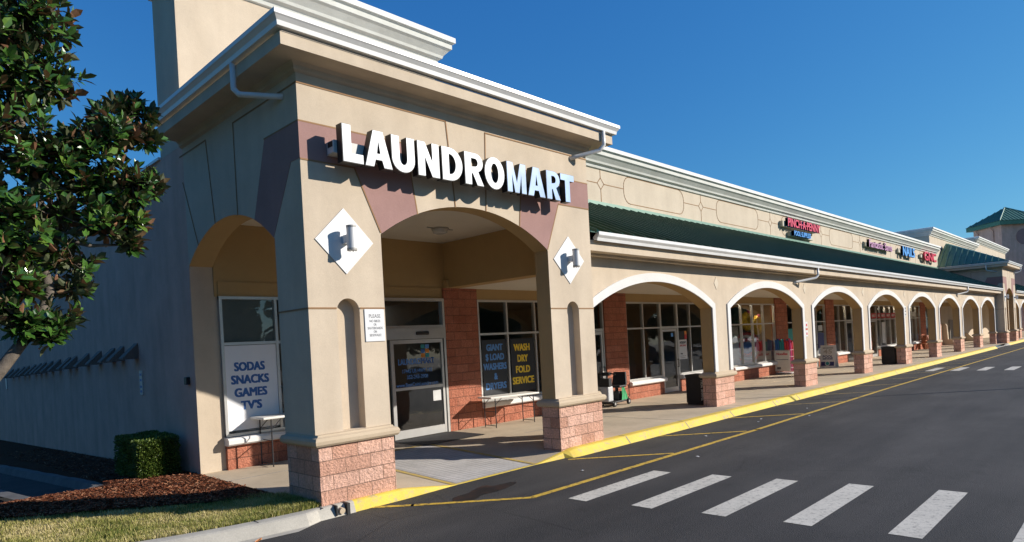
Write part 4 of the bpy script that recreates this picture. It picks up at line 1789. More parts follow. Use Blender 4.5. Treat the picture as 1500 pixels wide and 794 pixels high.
s = psign('pool_shop_sign', 'red and blue two line shop sign of the pool store on the parapet')
q = MB()
q.box(26.75, 31.0, 4.13, 4.296, 7.06, 7.32)
q.box(27.6, 30.6, 4.13, 4.296, 6.66, 6.86)
q.build('raceway', 'raceway_tan', s)
letters(s, 'PINCH·A·PENNY', 27.0, 31.25, 7.04, 7.44, 'sign_red', 'navy', bold=.018)
letters(s, 'POOL·SUPPLIES', 27.72, 29.9, 6.66, 6.90, 'sign_blue', 'navy', bold=.010)
s = psign('hair_salon_sign', 'pink script-like hair salon sign, between the pool store sign and the nails sign')
q = MB()
q.box(39.3, 44.2, 4.13, 4.296, 6.98, 7.22)
q.build('raceway', 'raceway_tan', s)
letters(s, 'Fantastic Sams', 39.5, 44.5, 6.90, 7.38, 'sign_pink', 'ink_black', bold=.012)
s = psign('nail_salon_sign', 'blue block letter nails sign on the parapet')
q = MB()
q.box(46.6, 50.2, 4.13, 4.296, 7.05, 7.28)
q.build('raceway', 'raceway_tan', s)
letters(s, 'NAILS', 47.1, 50.35, 6.82, 7.48, 'sign_blue', 'navy', bold=.03)
s = psign('vitamin_shop_sign', 'short red three letter shop sign, nearest to the green hipped roof')
q = MB()
q.box(52.7, 56.9, 4.13, 4.296, 7.05, 7.28)
q.build('raceway', 'raceway_tan', s)
letters(s, 'GNC', 53.2, 57.1, 6.82, 7.50, 'sign_red', 'ink_red', bold=.03)

# ================================================================== NOTICES AND WINDOW SIGNS
nt = empty('notice_board')
tag(nt, 'small white rules notice screwed to the left pier of the near tower', 'notice')
q = MB()
q.box(0.885, 1.225, 0.066, 0.077, 2.355, 2.83)
q.build('board', 'sign_white', nt, bevel=.004)
for i, (s_, sz, wd) in enumerate((('PLEASE', .075, .20), ('NO BIKES', .050, .185), ('OR', .050, .05), ('SKATEBOARDS', .050, .26), ('ON', .050, .055), ('SIDEWALK!', .050, .20))):
    text_lines(nt, [(s_, 2.725 - (0 if i == 0 else 0.02) - 0.052 * i, wd)], 1.055, .064, sz, .0012, 'ink_grey')
for (x0, x1, z0, z1, lab) in ((19.30, 19.50, 1.90, 2.42, 'pair of small pinkish notices on the second arcade column'), (32.45, 32.70, 2.50, 3.02, 'pale notice high on the fourth arcade column')):
    nt = empty('notice_board')
    tag(nt, lab, 'notice')
    q = MB()
    q.box(x0, x1, 0.606, 0.617, z0, z0 + (z1 - z0) * .42)
    q.box(x0, x1, 0.606, 0.617, z0 + (z1 - z0) * .58, z1)
    q.build('board', 'sign_white', nt)
    q = MB()
    q.box(x0 + .05, x1 - .05, 0.602, 0.606, z0 + .06, z0 + .14)
    q.box(x0 + .05, x1 - .05, 0.602, 0.606, z1 - .16, z1 - .07)
    q.box(x0, x1, 0.603, 0.606, z0 + (z1 - z0) * .46, z0 + (z1 - z0) * .54)
    q.build('lettering', 'ink_red' if x0 < 25 else 'ink_grey', nt)

ws = empty('window_banner')
tag(ws, 'white window panel with blue words for sodas, snacks, games and televisions', 'window sign')
q = MB()
q.box(0.535, 1.542, 4.262, 4.272, 0.86, 2.455)
q.build('panel', 'banner_white', ws)
MB().box(0.535, 1.542, 4.30, 4.306, 2.53, 3.32).build('reflection_panel', 'reflection_grey', SC)  # grey sheet added behind the upper pane, imitating its reflection of trees
text_lines(ws, (('SODAS', 2.045, .60), ('SNACKS', 1.80, .74), ('GAMES', 1.555, .64), ("TV’S", 1.31, .41)), 1.0, 4.258, 0.225, 0.013, 'ink_blue')
ws = empty('window_lettering')
tag(ws, 'yellow words wash dry fold service on a dark window panel behind the table', 'window sign')
q = MB()
q.box(8.16, 9.10, 4.272, 4.280, 0.90, 2.34)
q.build('panel', 'vinyl_dark', ws)
text_lines(ws, (('WASH', 2.09, .64), ('DRY', 1.79, .42), ('FOLD', 1.49, .57), ('SERVICE', 1.19, .86)), 8.60, 4.268, .26, .014, 'vinyl_yellow')
ws = empty('window_lettering')
tag(ws, 'blue words giant load washers and dryers on the pane right of the brick pilaster', 'window sign')
q = MB()
q.box(7.10, 7.98, 4.272, 4.280, 0.86, 2.34)
q.build('panel', 'vinyl_dark', ws)
text_lines(ws, (('GIANT', 2.13, .60), ('$ LOAD', 1.88, .68), ('WASHERS', 1.63, .86), ('&', 1.37, .13), ('DRYERS', 1.12, .76)), 7.55, 4.268, .235, .013, 'vinyl_blue')
ws = empty('window_poster')
tag(ws, 'white sales poster with black header and red and orange corner beside a shop door', 'poster')
q = MB()
q.box(16.92, 17.52, 4.262, 4.268, 2.03, 2.33)
q.build('poster_header', 'ink_black', ws)
q = MB()
q.box(17.36, 17.52, 4.257, 4.261, 2.20, 2.33)
q.build('orange_corner', 'orange', ws)
q = MB()
q.box(17.36, 17.52, 4.257, 4.261, 2.03, 2.197)
q.build('red_corner', 'ink_red', ws)
q = MB()
q.box(16.94, 17.50, 4.262, 4.268, 1.30, 2.02)
q.build('poster_sheet', 'sign_white', ws)
tx = MB()
add_text(tx, 'HOLIDAY', (17.21, 4.258, 1.91), 0.12, 0.004, 0.001, width=.44)
add_text(tx, 'FREE', (17.10, 4.258, 1.50), 0.07, 0.002, 0.001)
tx.box(17.0, 17.4, 4.258, 4.261, 1.41, 1.42)
tx.box(17.0, 17.35, 4.258, 4.261, 1.35, 1.36)
tx.build('lettering', 'ink_black', ws, fix=False)
tx = MB()
add_text(tx, 'SPECIALS', (17.21, 4.258, 1.80), 0.09, 0.003, 0.001, width=.44)
tx.build('red_lettering', 'ink_red', ws, fix=False)
ws = empty('window_sticker')
tag(ws, 'small blue and white sticker high on a shop door pane', 'sticker')
q = MB()
q.box(16.42, 16.56, 4.262, 4.268, 2.15, 2.28)
q.build('sticker', 'sign_blue', ws)
# red signs across the salon window, opened one per pane
for k_, (a0, a1, first) in enumerate(((39.95, 41.05, 1), (41.25, 41.9, 0), (42.0, 43.02, 0), (43.12, 44.18, 0), (44.3, 45.35, 0))):
    o = empty('window_strip_sign')
    tag(o, ('leftmost', 'second from left', 'middle', 'second from right', 'rightmost')[k_] + ' of the five red strips in the upper salon panes', 'window sign', 'red strips in the salon window')
    q = MB()
    q.box(a0 + .05, a1 - .05, 4.215, 4.222, 2.56, 2.88)
    q.build('strip', 'ink_red', o)
    tx = MB()
    add_text(tx, 'HAIRCUT', ((a0 + a1) / 2, 4.212, 2.72), 0.2, 0.008, 0.001, width=(a1 - a0) * .7)
    tx.build('lettering', 'sign_white', o, fix=False)
for (a0, a1, z0, z1, lab) in ((42.25, 42.95, .95, 2.3, 'tall white poster in the salon window under the fourth arch'), (48.9, 49.7, 2.6, 2.95, 'left pale strip in the upper panes under the fifth arch'), (49.95, 50.8, 2.6, 2.95, 'right pale strip in the upper panes under the fifth arch')):
    q = MB()
    q.box(a0, a1, 4.252, 4.258, z0, z1)
    tag(q.build('window_poster', 'blind'), lab, 'poster')
o = empty('window_poster')
tag(o, 'dark blue poster column in the pane left of the sandwich board', 'poster')
q = MB()
q.box(30.9, 31.75, 4.252, 4.258, 1.1, 1.9)
q.build('blue_sheet', 'navy', o)
q = MB()
q.box(31.0, 31.6, 4.252, 4.258, 2.0, 2.3)
q.build('white_sheet', 'blind', o)
q = MB()
q.box(21.1, 22.08, 4.40, 4.41, 0.78, 2.42)
tag(q.build('window_blind', 'blind'), 'white backing board filling the lower left pane of the pool shop window', 'blind')
q = MB()
q.box(27.0, 27.7, 4.252, 4.258, 1.65, 2.2)
tag(q.build('window_poster', 'teal'), 'teal poster in the pane just right of the pool shop brick pilaster', 'poster')

# pool toys behind the glass
PT = empty('pool_ring', (24.0, 4.92, 1.46), R(-38))
tag(PT, 'large round red, white and blue pool float behind the pool shop window', 'pool float')
for (r0, r1, mt, nm) in ((.58, .70, 'pool_red', 'outer_ring'), (.44, .57, 'pool_white', 'white_ring'), (.28, .43, 'pool_red', 'inner_ring')):
    q = MB()
    rm = (r0 + r1) / 2
    tb = (r1 - r0) / 2
    pts = [(rm * math.cos(2 * PI * k / 28), 0, rm * math.sin(2 * PI * k / 28)) for k in range(29)]
    q.tube(pts, tb, 8, cap=False)
    q.build(nm, mt, PT, smooth=True)
q = MB()
q.tube([(0, -.03, 0), (0, .03, 0)], .275, 28)
q.build('centre_disc', 'pool_blue', PT)
for k, (x, z, r_, lab) in enumerate(((23.75, 2.65, .30, 'left yellow inflatable ring high in the pool shop window'), (24.75, 2.45, .32, 'right yellow inflatable ring hanging in the pool shop window'))):
    q = MB()
    pts = [(x + r_ * math.cos(2 * PI * i / 24), 4.75, z + r_ * math.sin(2 * PI * i / 24)) for i in range(25)]
    q.tube(pts, .14, 8, cap=False)
    o = empty('inflatable_ring', (0, 0, 0))
    tag(o, lab, 'pool float')
    q.build('tube', 'pool_yellow', o, smooth=True)
    q = MB()
    q.tube([(x - .12, 4.70, z + .33), (x, 4.68, z + .42), (x + .12, 4.70, z + .33)], [.05, .09, .05], 8)
    q.build('bow', 'magenta', o, smooth=True)

# ================================================================== FURNITURE ON THE WALK


def folding_table(cx, cy, rz, zt, L, Wd, label, src=None):
    t = empty('folding_table', (cx, cy, 0.15), rz)
    tag(t, label, 'table', 'folding tables outside the laundry')
    h = zt - 0.15
    q = MB()
    q.box(-L / 2, L / 2, -Wd / 2, Wd / 2, h - .045, h)
    q.build('tabletop', 'table_top', t, bevel=.012)
    for s in (-1, 1):
        x = s * (L / 2 - .17)
        q = MB()
        for yy in (-Wd / 2 + .05, Wd / 2 - .05):
            q.tube([(x, yy, 0), (x, yy, h - .045)], .013, 8)
        q.tube([(x, -Wd / 2 + .05, .05), (x, Wd / 2 - .05, .05)], .010, 6)
        q.tube([(x, -Wd / 2 + .05, h * .52), (x, Wd / 2 - .05, h * .52)], .010, 6)
        q.build('leg_frame', 'table_leg', t)
        q = MB()
        for yy in (-Wd / 2 + .05, Wd / 2 - .05):
            q.tube([(x, yy, h * .74), (x - s * .20, yy, h - .05)], .008, 6)
        q.build('brace', 'table_leg', t)
    return t


folding_table(1.72, 3.97, R(0), 1.09, 1.55, .58, 'white folding table under the sodas window, partly hidden by the left pier')
folding_table(7.42, 3.70, R(-6), 0.92, 1.60, .55, 'white folding table against the dark window with yellow words')
q = MB()
q.grid([[(4.05 + .9 * i, 2.95 + .6 * k, walk_z(4.05 + .9 * i, 2.95 + .6 * k) + .012) for i in range(3)] for k in range(3)])
tag(q.build('door_mat', 'mat_black'), 'black ribbed mat in front of the sliding laundry door', 'mat')

# rubbish bins
for (x, y, lab) in ((12.76, 1.09, 'black square rubbish bin behind the first arcade column'), (32.25, 1.10, 'black square rubbish bin behind the fourth arcade column')):
    b = empty('rubbish_bin', (x, y, 0.15))
    tag(b, lab, 'bin', 'black bins behind the columns')
    q = MB()
    for (z0, z1, e) in ((0.0, .06, .02), (.06, .80, 0), ):
        q.box(e, .60 - e, e, .60 - e, z0, z1)
    for k in range(9):
        q.box(-.008, 0, .04 + .06 * k, .06 + .06 * k, .08, .78)
    q.build('bin_body', 'black_plastic', b, bevel=.015)
    q = MB()
    q.box(-.02, .62, -.02, .62, .80, .88)
    lo = q.build('lid', 'black_plastic', b, bevel=.02)
    q = MB()
    q.box(.16, .44, .16, .44, .881, .89)
    q.build('opening', 'ink_black', lo)
    if x < 20:
        tx = MB()
        vs, fs = text_mesh('THANK YOU', .10, .002, .001)
        tx.v = [(-.012 + v[2], .08 + v[1], .42 + v[0]) for v in vs]
        tx.f = fs
        tx.build('lettering', 'sign_white', b, fix=False)

# shopping scooter
S = empty('mobility_scooter', (12.05, 3.75, 0.15), R(8))
tag(S, 'small electric scooter cart with black seat and green cloth parked by the brick pilaster', 'scooter')
q = MB()
q.box(-.55, .55, -.24, .24, .10, .16)
q.build('platform', 'black_plastic', S, bevel=.02)
for (x, y) in ((-.42, -.22), (-.42, .22), (.46, -.25), (.46, .25)):
    q = MB()
    q.tube([(x, y - .03, .09), (x, y + .03, .09)], .09, 16)
    wo = q.build('wheel', 'rubber', S, smooth=False)
    q = MB()
    q.tube([(x, y - .033, .09), (x, y + .033, .09)], .04, 12)
    q.build('hub', 'alu', wo)
q = MB()
q.box(-.62, -.30, -.14, .14, .16, .62)
q.build('front_cowl', 'washer_white', S, bevel=.04)
q = MB()
q.tube([(-.46, 0, .5), (-.40, 0, .98)], .03, 8)
q.build('tiller', 'black_plastic', S)
q = MB()
q.tube([(-.40, -.28, .97), (-.44, -.1, 1.02), (-.44, .1, 1.02), (-.40, .28, .97)], .022, 8)
q.box(-.50, -.36, -.12, .12, .94, 1.04)
q.build('handlebar', 'black_plastic', S)
q = MB()
q.box(-.62, -.42, -.17, .17, .62, .86)
q.build('basket', 'black_plastic', S, bevel=.01)
q = MB()
q.tube([(.18, 0, .16), (.18, 0, .56)], .05, 10)
q.box(.02, .36, -.16, .16, .16, .42)
q.build('seat_post', 'black_plastic', S, bevel=.02)
q = MB()
q.box(-.05, .40, -.24, .24, .54, .61)
q.build('seat', 'black_plastic', S, bevel=.03)
q = MB()
add_shape(q, [[(-.24, .60), (.24, .60), (.20, 1.0), (-.20, 1.0)]], .07, lambda u, v, w: (.34 + w + (v - .6) * .18, u, v))
q.build('backrest', 'black_plastic', S, bevel=.02)
q = MB()
q.tube([(.42, -.26, .60), (.50, -.26, .55), (.50, -.26, .25), (.40, -.26, .16)], .014, 6)
q.build('arm_rail', 'black_plastic', S)
q = MB()
q.grid([[(.05 + .02 * i + .03 * math.sin(k), -.245 - .012 * math.sin(i * 2 + k), .17 + .075 * k) for i in range(int(12 - k * 1.6), 20 - k)] if False else [(.0 + (.42 - .05 * k) * (i / 6) + .03 * k, -.20 - .05 * (1 - k / 5) - .015 * math.sin(i * 2.1 + k), .165 + .078 * k) for i in range(7)] for k in range(6)])
q.build('green_cloth', 'green_cloth', S)

# crate of pool noodles
B = empty('noodle_display', (25.25, 3.5, 0.15))
tag(B, 'white wire display crate with printed card front beside the pool shop window', 'display crate')
q = MB()
for z in (.06, .30, .55, .80, 1.10):
    for (p, r_) in (((0, 0), (1.0, 0)), ((1.0, 0), (1.0, .75)), ((1.0, .75), (0, .75)), ((0, .75), (0, 0))):
        q.tube([(p[0], p[1], z), (r_[0], r_[1], z)], .008, 5)
for i in range(11):
    for yy in (0, .75):
        q.tube([(i * .1, yy, .0), (i * .1, yy, 1.10)], .006, 5)
for i in range(8):
    for xx in (0, 1.0):
        q.tube([(xx, i * .107, .0), (xx, i * .107, 1.10)], .006, 5)
q.box(.02, .98, .02, .73, .06, .075)
q.build('wire_crate', 'sign_white', B)
q = MB()
q.box(-.02, -.012, .03, .72, .15, 1.08)
po = q.build('printed_card', 'cardboard', B)
tx = MB()
add_text(tx, 'Noodles', (-.022, .375, .93), .16, .006, .001, face='left', width=.5)
tx.build('lettering', 'ink_red', po, fix=False)
tx = MB()
tx.box(-.025, -.021, .10, .64, .66, .69)
tx.box(-.025, -.021, .45, .62, .24, .34)
tx.build('print', 'ink_grey', po)
cols_ = ['foam_blue', 'foam_blue', 'teal', 'teal', 'foam_red', 'foam_red', 'magenta', 'foam_blue', 'teal', 'foam_red', 'magenta', 'foam_blue', 'teal', 'foam_red', 'magenta']
for i, mt in enumerate(cols_):
    row = i // 7
    y = 3.5 + .70 - (i % 7) * .105 - .03
    x = 25.25 + .12 + row * .22
    q = MB()
    q.tube([(x, y, .3), (x - .02, y, 1.55), (x - .05, y + .01, 1.72 + .06 * math.sin(i * 2.3))], .05, 10)
    o = tag(q.build('pool_noodle', mt, None, smooth=True), {'foam_blue': 'blue', 'teal': 'teal green', 'foam_red': 'bright red', 'magenta': 'dark pink'}[mt] + ' foam pool noodle standing in the wire display crate', 'pool noodle', 'pool noodles in the display crate')
q = MB()
q.tube([(26.45, 3.55, .2), (26.45, 3.55, 1.0), (26.40, 3.50, 1.45)], [.16, .14, .05], 10)
tag(q.build('folded_float', 'lime', None, smooth=True), 'lime yellow folded pool float standing right of the wire display crate', 'pool float')

# sandwich board
A = empty('sandwich_board', (30.15, 3.52, 0.15))
tag(A, 'white folding sandwich board for pool care with navy band, facing along the walk', 'sandwich board')
for s, nm in ((-1, 'front_panel'), (1, 'rear_panel')):
    q = MB()
    q.v += [(s * .28, -.36, 0), (s * .28, .36, 0), (s * .03, .36, 1.12), (s * .03, -.36, 1.12), (s * .28 - s * .03, -.36, 0), (s * .28 - s * .03, .36, 0), (s * .03 - s * .028, .36, 1.12), (s * .03 - s * .028, -.36, 1.12)]
    q.f += [(0, 1, 2, 3), (7, 6, 5, 4), (0, 4, 5, 1), (1, 5, 6, 2), (2, 6, 7, 3), (3, 7, 4, 0)]
    p_ = q.build(nm, 'sign_white', A)
    if s < 0:
        def onp(y, z, off=.004):
            return (-.28 + .25 * z / 1.12 - off, y, z)
        q = MB()
        q.quad(onp(-.31, .10), onp(.31, .10), onp(.31, .30), onp(-.31, .30))
        q.build('navy_band', 'navy', p_)
        for txt, z, sz, wd, mt in (('45', .80, .30, .42, 'fixture'), ('POOL', .55, .17, .48, 'navy'), ('SERVICES', .44, .09, .48, 'navy'), ('FREE WATER TESTING', .98, .06, .5, 'ink_grey')):
            vs, fs = text_mesh(txt, sz, .004, .001)
            wv = max(v[0] for v in vs) - min(v[0] for v in vs)
            q = MB()
            q.v = [onp(-v[0] * wd / wv, z + v[1], .004 + v[2]) for v in vs]
            q.f = fs
            q.build('lettering', mt, p_, fix=False)
        q = MB()
        q.quad(*[onp(.12 * math.cos(2 * PI * k / 20), .22 + .12 * math.sin(2 * PI * k / 20), .008) for k in range(20)])
        q.build('round_badge', 'sign_white', p_)
        q = MB()
        q.quad(*[onp(.085 * math.cos(2 * PI * k / 20), .22 + .085 * math.sin(2 * PI * k / 20), .011) for k in range(20)])
        q.build('badge_centre', 'teal', p_)
q = MB()
q.tube([(0, -.07, 1.12), (0, -.07, 1.18), (0, .07, 1.18), (0, .07, 1.12)], .014, 6)
q.build('handle', 'sign_white', A)

# rocking chair with a pot beside it
RC = empty('wooden_chair', (50.6, 3.65, 0.15))
tag(RC, 'red-brown wooden slatted chair under the fifth arch by the brick pilaster', 'chair')
q = MB()
q.box(0, .5, 0, .5, .38, .43)
q.build('seat', 'wood', RC)
for (x, y) in ((0.02, 0.02), (0.44, .02), (.02, .44), (.44, .44)):
    q = MB()
    q.box(x, x + .05, y, y + .05, 0, .38 if x < .2 else 1.05)
    q.build('leg', 'wood', RC)
q = MB()
for z in (.55, .68, .81, .94):
    q.box(.45, .48, .07, .44, z, z + .08)
q.build('back_slats', 'wood', RC)
q = MB()
q.box(.0, .5, .0, .05, .62, .66)
q.box(.0, .5, .45, .5, .62, .66)
q.build('arm_rests', 'wood', RC)
TPt = empty('terracotta_urn', (51.6, 3.85, .15))
tag(TPt, 'rounded terracotta urn beside the wooden chair under the fifth arch', 'urn')
q = MB()
q.tube([(0, 0, 0), (0, 0, .1), (0, 0, .45), (0, 0, .75), (0, 0, .95), (0, 0, 1.02)], [.16, .2, .30, .30, .16, .19], 20)
q.build('urn_body', 'terracotta', TPt, smooth=True)

# litter and a dry leaf
rl = random.Random(3)
for (px, py, lab) in ((4.2, -1.15, 1), (6.2, -2.2, 1), (8.4, -1.2, 1), (10.9, -1.25, 1), (11.4, -1.1, 1), (12.4, -1.9, 1), (13.9, -1.3, 1), (13.0, 0.9, 0)):
    q = MB()
    n = 7
    pts = [(px + rl.uniform(.015, .035) * math.cos(2 * PI * k / n), py + rl.uniform(.02, .04) * math.sin(2 * PI * k / n), .008 + (0 if py < 0 else .15) + rl.uniform(0, .012)) for k in range(n)]
    c0 = (px, py, .025 + (0 if py < 0 else .15))
    for k in range(n):
        q.quad(pts[k], pts[(k + 1) % n], c0)
    tag(q.build('paper_scrap', 'litter'), 'tiny white scrap of litter on the dark asphalt', 'litter', 'scraps of litter on the road')
q = MB()
L_ = Vector((-1.12, -.42, .012))
q.grid([[(L_.x + .035 * i, L_.y + .03 * (1 - abs(i - 1.5) / 1.6) * (k - 1) + .01 * i, L_.z + .02 * abs(k - 1) + .008 * i) for k in range(3)] for i in range(4)])
tag(q.build('fallen_leaf', 'leaf_dry', fix=False), 'orange dry leaf lying in front of the pale kerb', 'leaf')
# drain hole left open in the kerb
q = MB()
q.tube([(0.22, -0.105, .075), (0.22, -.165, .07)], .042, 16)
dr = tag(q.build('drain_pipe', 'corbel_stucco'), 'round end of a drain pipe in the broken pale kerb by the left pier', 'pipe')
q = MB()
q.box(.29, .335, -.17, 0.0, .0, .158)
q.box(.13, .15, -.16, -0.01, .02, .158)
struct(q.build('kerb_gap', 'ink_black'))

# ================================================================== HEDGE
hx0, hx1, hy0, hy1, hz0, hz1 = -.83, -.15, 4.82, 6.25, .12, .83
Hd = empty('clipped_hedge', ((hx0 + hx1) / 2, (hy0 + hy1) / 2, .1))
tag(Hd, 'square clipped green hedge standing in the mulch at the wall corner', 'hedge')
ox, oy, oz = Hd.location
q = MB()
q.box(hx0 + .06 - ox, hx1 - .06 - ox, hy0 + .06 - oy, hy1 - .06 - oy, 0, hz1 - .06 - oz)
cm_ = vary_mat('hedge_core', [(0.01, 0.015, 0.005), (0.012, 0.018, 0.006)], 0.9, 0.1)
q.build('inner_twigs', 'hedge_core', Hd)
q = MB()
rn = []
for k in range(26000):
    f_ = rng.random()
    x = rng.uniform(hx0, hx1)
    y = rng.uniform(hy0, hy1)
    z = rng.uniform(hz0, hz1)
    dpt = rng.random() ** 1.6 * .10 - .015
    if f_ < .30:
        y, nv = hy0 + dpt, Vector((0, -1, 0))
    elif f_ < .60:
        x, nv = hx0 + dpt, Vector((-1, 0, 0))
    elif f_ < .92:
        z, nv = hz1 - dpt, Vector((0, 0, 1))
    else:
        x, nv = hx1 - dpt, Vector((1, 0, 0))
    bul = .035 * mnoise.noise(Vector((x * 4, y * 4, z * 4)))
    # round the corners a little
    p = Vector((x, y, z)) + nv * bul
    for i_, (a0, a1) in enumerate(((hx0, hx1), (hy0, hy1))):
        pass
    d = (nv + Vector((rng.uniform(-1, 1), rng.uniform(-1, 1), rng.uniform(-.6, 1))) * .9).normalized()
    L = rng.uniform(.022, .042)
    s = d.orthogonal().normalized()
    s.rotate(Matrix.Rotation(rng.random() * 2 * PI, 3, d))
    s *= L * .28
    p -= Vector((ox, oy, oz))
    n = len(q.v)
    q.v += [tuple(p), tuple(p + d * L * .5 + s), tuple(p + d * L), tuple(p + d * L * .5 - s)]
    q.f.append((n, n + 1, n + 2, n + 3))
    rn.append(rng.random())
q.build('foliage', 'hedge_leaf', Hd, rnd=rn, fix=False)

# ================================================================== MAGNOLIA
TR = empty('magnolia_tree', (-4.3, 1.5, .15))
tag(TR, 'glossy leaved magnolia with rusty leaf undersides leaning in at the left', 'tree')
tx0 = Vector((-4.3, 1.5, .15))


def rel(p):
    return tuple(Vector(p) - tx0)


tp = [(-4.3, 1.5, .1), (-3.95, 1.4, 1.0), (-3.58, 1.25, 1.72), (-3.2, 1.2, 2.22), (-2.97, 1.2, 2.55), (-2.78, 1.2, 2.86), (-2.69, 1.2, 3.14), (-2.74, 1.22, 3.45), (-2.70, 1.25, 3.8), (-2.72, 1.3, 4.4), (-2.85, 1.35, 5.2), (-2.95, 1.4, 6.2), (-3.0, 1.4, 7.2)]
q = MB()
q.tube([rel(p) for p in tp], [.11, .095, .078, .068, .062, .056, .054, .046, .040, .035, .030, .024, .015], 12)
q.build('trunk', 'bark_grey', TR, smooth=True)
blobs = [(-2.62, 1.15, 7.05, .42), (-2.75, 1.2, 6.35, .50), (-2.62, 1.2, 5.72, .42), (-3.2, 1.4, 6.0, .8), (-3.4, 1.4, 7.3, .9), (-2.7, 1.3, 7.7, .6),
         (-3.25, 1.4, 4.9, .75), (-2.65, 1.2, 4.75, .45), (-2.18, 1.1, 4.95, .35), (-1.95, 1.05, 5.22, .33), (-1.68, 1.05, 5.42, .22), (-1.60, 1.05, 5.12, .16),
         (-2.15, 1.15, 4.45, .40), (-1.80, 1.05, 4.50, .28), (-1.58, 1.05, 4.50, .13), (-2.10, 1.1, 4.02, .30), (-1.82, 1.05, 4.05, .22), (-1.84, 1.05, 3.72, .13),
         (-2.55, 1.2, 4.05, .42), (-2.48, 1.2, 3.50, .28), (-2.45, 1.15, 3.18, .16), (-2.62, 1.15, 2.80, .20), (-2.86, 1.15, 2.72, .15), (-3.05, 1.25, 3.85, .48), (-3.45, 1.3, 4.2, .55),
         (-2.95, 1.25, 3.45, .25), (-3.35, 1.3, 3.55, .32), (-4.2, 1.5, 5.0, 1.0), (-4.2, 1.6, 6.6, 1.1), (-3.5, 1.9, 5.6, .85), (-4.1, 1.5, 3.9, .7),
         (-2.98, 1.08, 2.80, .20), (-3.15, 1.05, 3.20, .27), (-2.93, 1.08, 3.15, .17), (-3.32, 1.15, 2.95, .22), (-2.72, 1.1, 2.60, .13)]
br = MB()
lf = MB()
rn = []


def leaf(p, d, up, L, W, col_):
    d = d.normalized()
    s = d.cross(up)
    if s.length < 1e-3:
        s = d.orthogonal()
    s.normalize()
    u = s.cross(d).normalized()
    n = len(lf.v)
    c1 = p + d * L * .30 + u * L * .02
    c2 = p + d * L * .68 - u * L * .015
    tip = p + d * L - u * L * .08
    w1, w2 = W * .42, W * .46
    f1 = u * W * .13
    for v in (p, c1 - s * w1 + f1, c1, c1 + s * w1 + f1, c2 - s * w2 + f1, c2, c2 + s * w2 + f1, tip):
        lf.v.append(tuple(v - tx0))
    fs = ((0, 2, 1), (0, 3, 2), (1, 2, 5, 4), (2, 3, 6, 5), (4, 5, 7), (5, 6, 7))
    lf.f.extend(tuple(n + i for i in f) for f in fs)
    rn.extend([col_] * 6)


tr = random.Random(11)
trunkpts = [Vector(p) for p in tp[5:]]
for (bx, by, bz, br_) in blobs:
    c = Vector((bx, by, bz))
    tp_ = min(trunkpts, key=lambda t: (t - c).length + (0.6 if t.z > c.z + .15 else 0))
    mid = tp_.lerp(c, .5) + Vector((tr.uniform(-.1, .1), tr.uniform(-.1, .1), -.08))
    br.tube([rel(tp_), rel(mid), rel(c)], [.028 + .01 * br_, .02, .012], 6)
    trunkpts.append(c)
    N = int(max(10, 215 * br_ ** 2.0 + 13))
    for k in range(N):
        d = Vector((tr.gauss(0, 1), tr.gauss(0, 1), tr.gauss(0, 1))).normalized()
        rr_ = br_ * (tr.random() ** .45)
        p = c + Vector((d.x * rr_, d.y * rr_, d.z * rr_ * .95))
        m = c.lerp(p, .5) + Vector((tr.uniform(-.04, .04), tr.uniform(-.04, .04), -.03))
        br.tube([rel(c), rel(m), rel(p)], [.008, .006, .004], 4, cap=False)
        ax = (d * .8 + Vector((0, 0, .7)) + Vector((tr.uniform(-.4, .4), tr.uniform(-.4, .4), 0))).normalized()
        o1 = ax.orthogonal().normalized()
        nl = tr.randint(7, 10)
        base = tr.random() * 6.28
        cc = tr.random()
        for i in range(nl):
            a = base + i * 2.4
            side = o1.copy()
            side.rotate(Matrix.Rotation(a, 3, ax))
            t_ = .25 + .9 * (i / nl)
            dd = ax * math.cos(t_ * 1.25) + side * math.sin(t_ * 1.25)
            dd.z -= .12 * (i / nl)
            L = tr.uniform(.10, .19)
            col_ = min(1, max(0, cc * .35 + tr.random() * .55))
            leaf(p - ax * .012 * i + side * .01, dd, ax, L, L * tr.uniform(.42, .52), col_)
br.build('branches', 'bark_grey', TR, smooth=True)
lf.build('crown', 'magnolia_leaf', TR, rnd=rn, fix=False)

# ================================================================== ACROSS THE CAR PARK (seen mirrored in the glass)
ot = empty('oak_tree', (20, -46, 0))
q = MB()
q.tube([(0, 0, 0), (.1, 0, 1.5), (0, .1, 3), (.1, 0, 5)], [.32, .24, .2, .1], 10)
for k in range(7):
    a = k * .9
    q.tube([(0, 0, 2.2 + .3 * k), (1.6 * math.cos(a), 1.6 * math.sin(a), 4 + .3 * k), (2.8 * math.cos(a), 2.8 * math.sin(a), 5.4 + .3 * k)], [.11, .07, .03], 6)
q.build('trunk', 'bark_grey', ot)
q = MB()
rn2 = []
tr = random.Random(5)
bl = [(3.0 * math.cos(a * 1.05), 3.0 * math.sin(a * 1.05), 2.3 + .25 * a, 1.9) for a in range(6)] + [(2.6 * math.cos(a * .9), 2.6 * math.sin(a * .9), 5 + .45 * a, 1.7) for a in range(8)] + [(0, 0, 8.2, 1.8), (1, 1, 6.5, 2), (-1, -1, 7, 2)]
for k in range(15000):
    b = bl[k % len(bl)]
    d = Vector((tr.gauss(0, 1), tr.gauss(0, 1), tr.gauss(0, 1))).normalized() * b[3] * tr.random() ** .4
    p = Vector(b[:3]) + d
    u = Vector((tr.gauss(0, 1), tr.gauss(0, 1), tr.gauss(0, 1))).normalized() * .21
    w_ = u.orthogonal().normalized() * .15
    q.quad(p - u, p + w_, p + u, p - w_)
    rn2.append(tr.random())
q.build('crown', 'tree_leaf', ot, rnd=rn2, fix=False)
tag(ot, 'leafy oak standing across the car park, mirrored in the shop glass', 'tree', 'oaks across the car park')
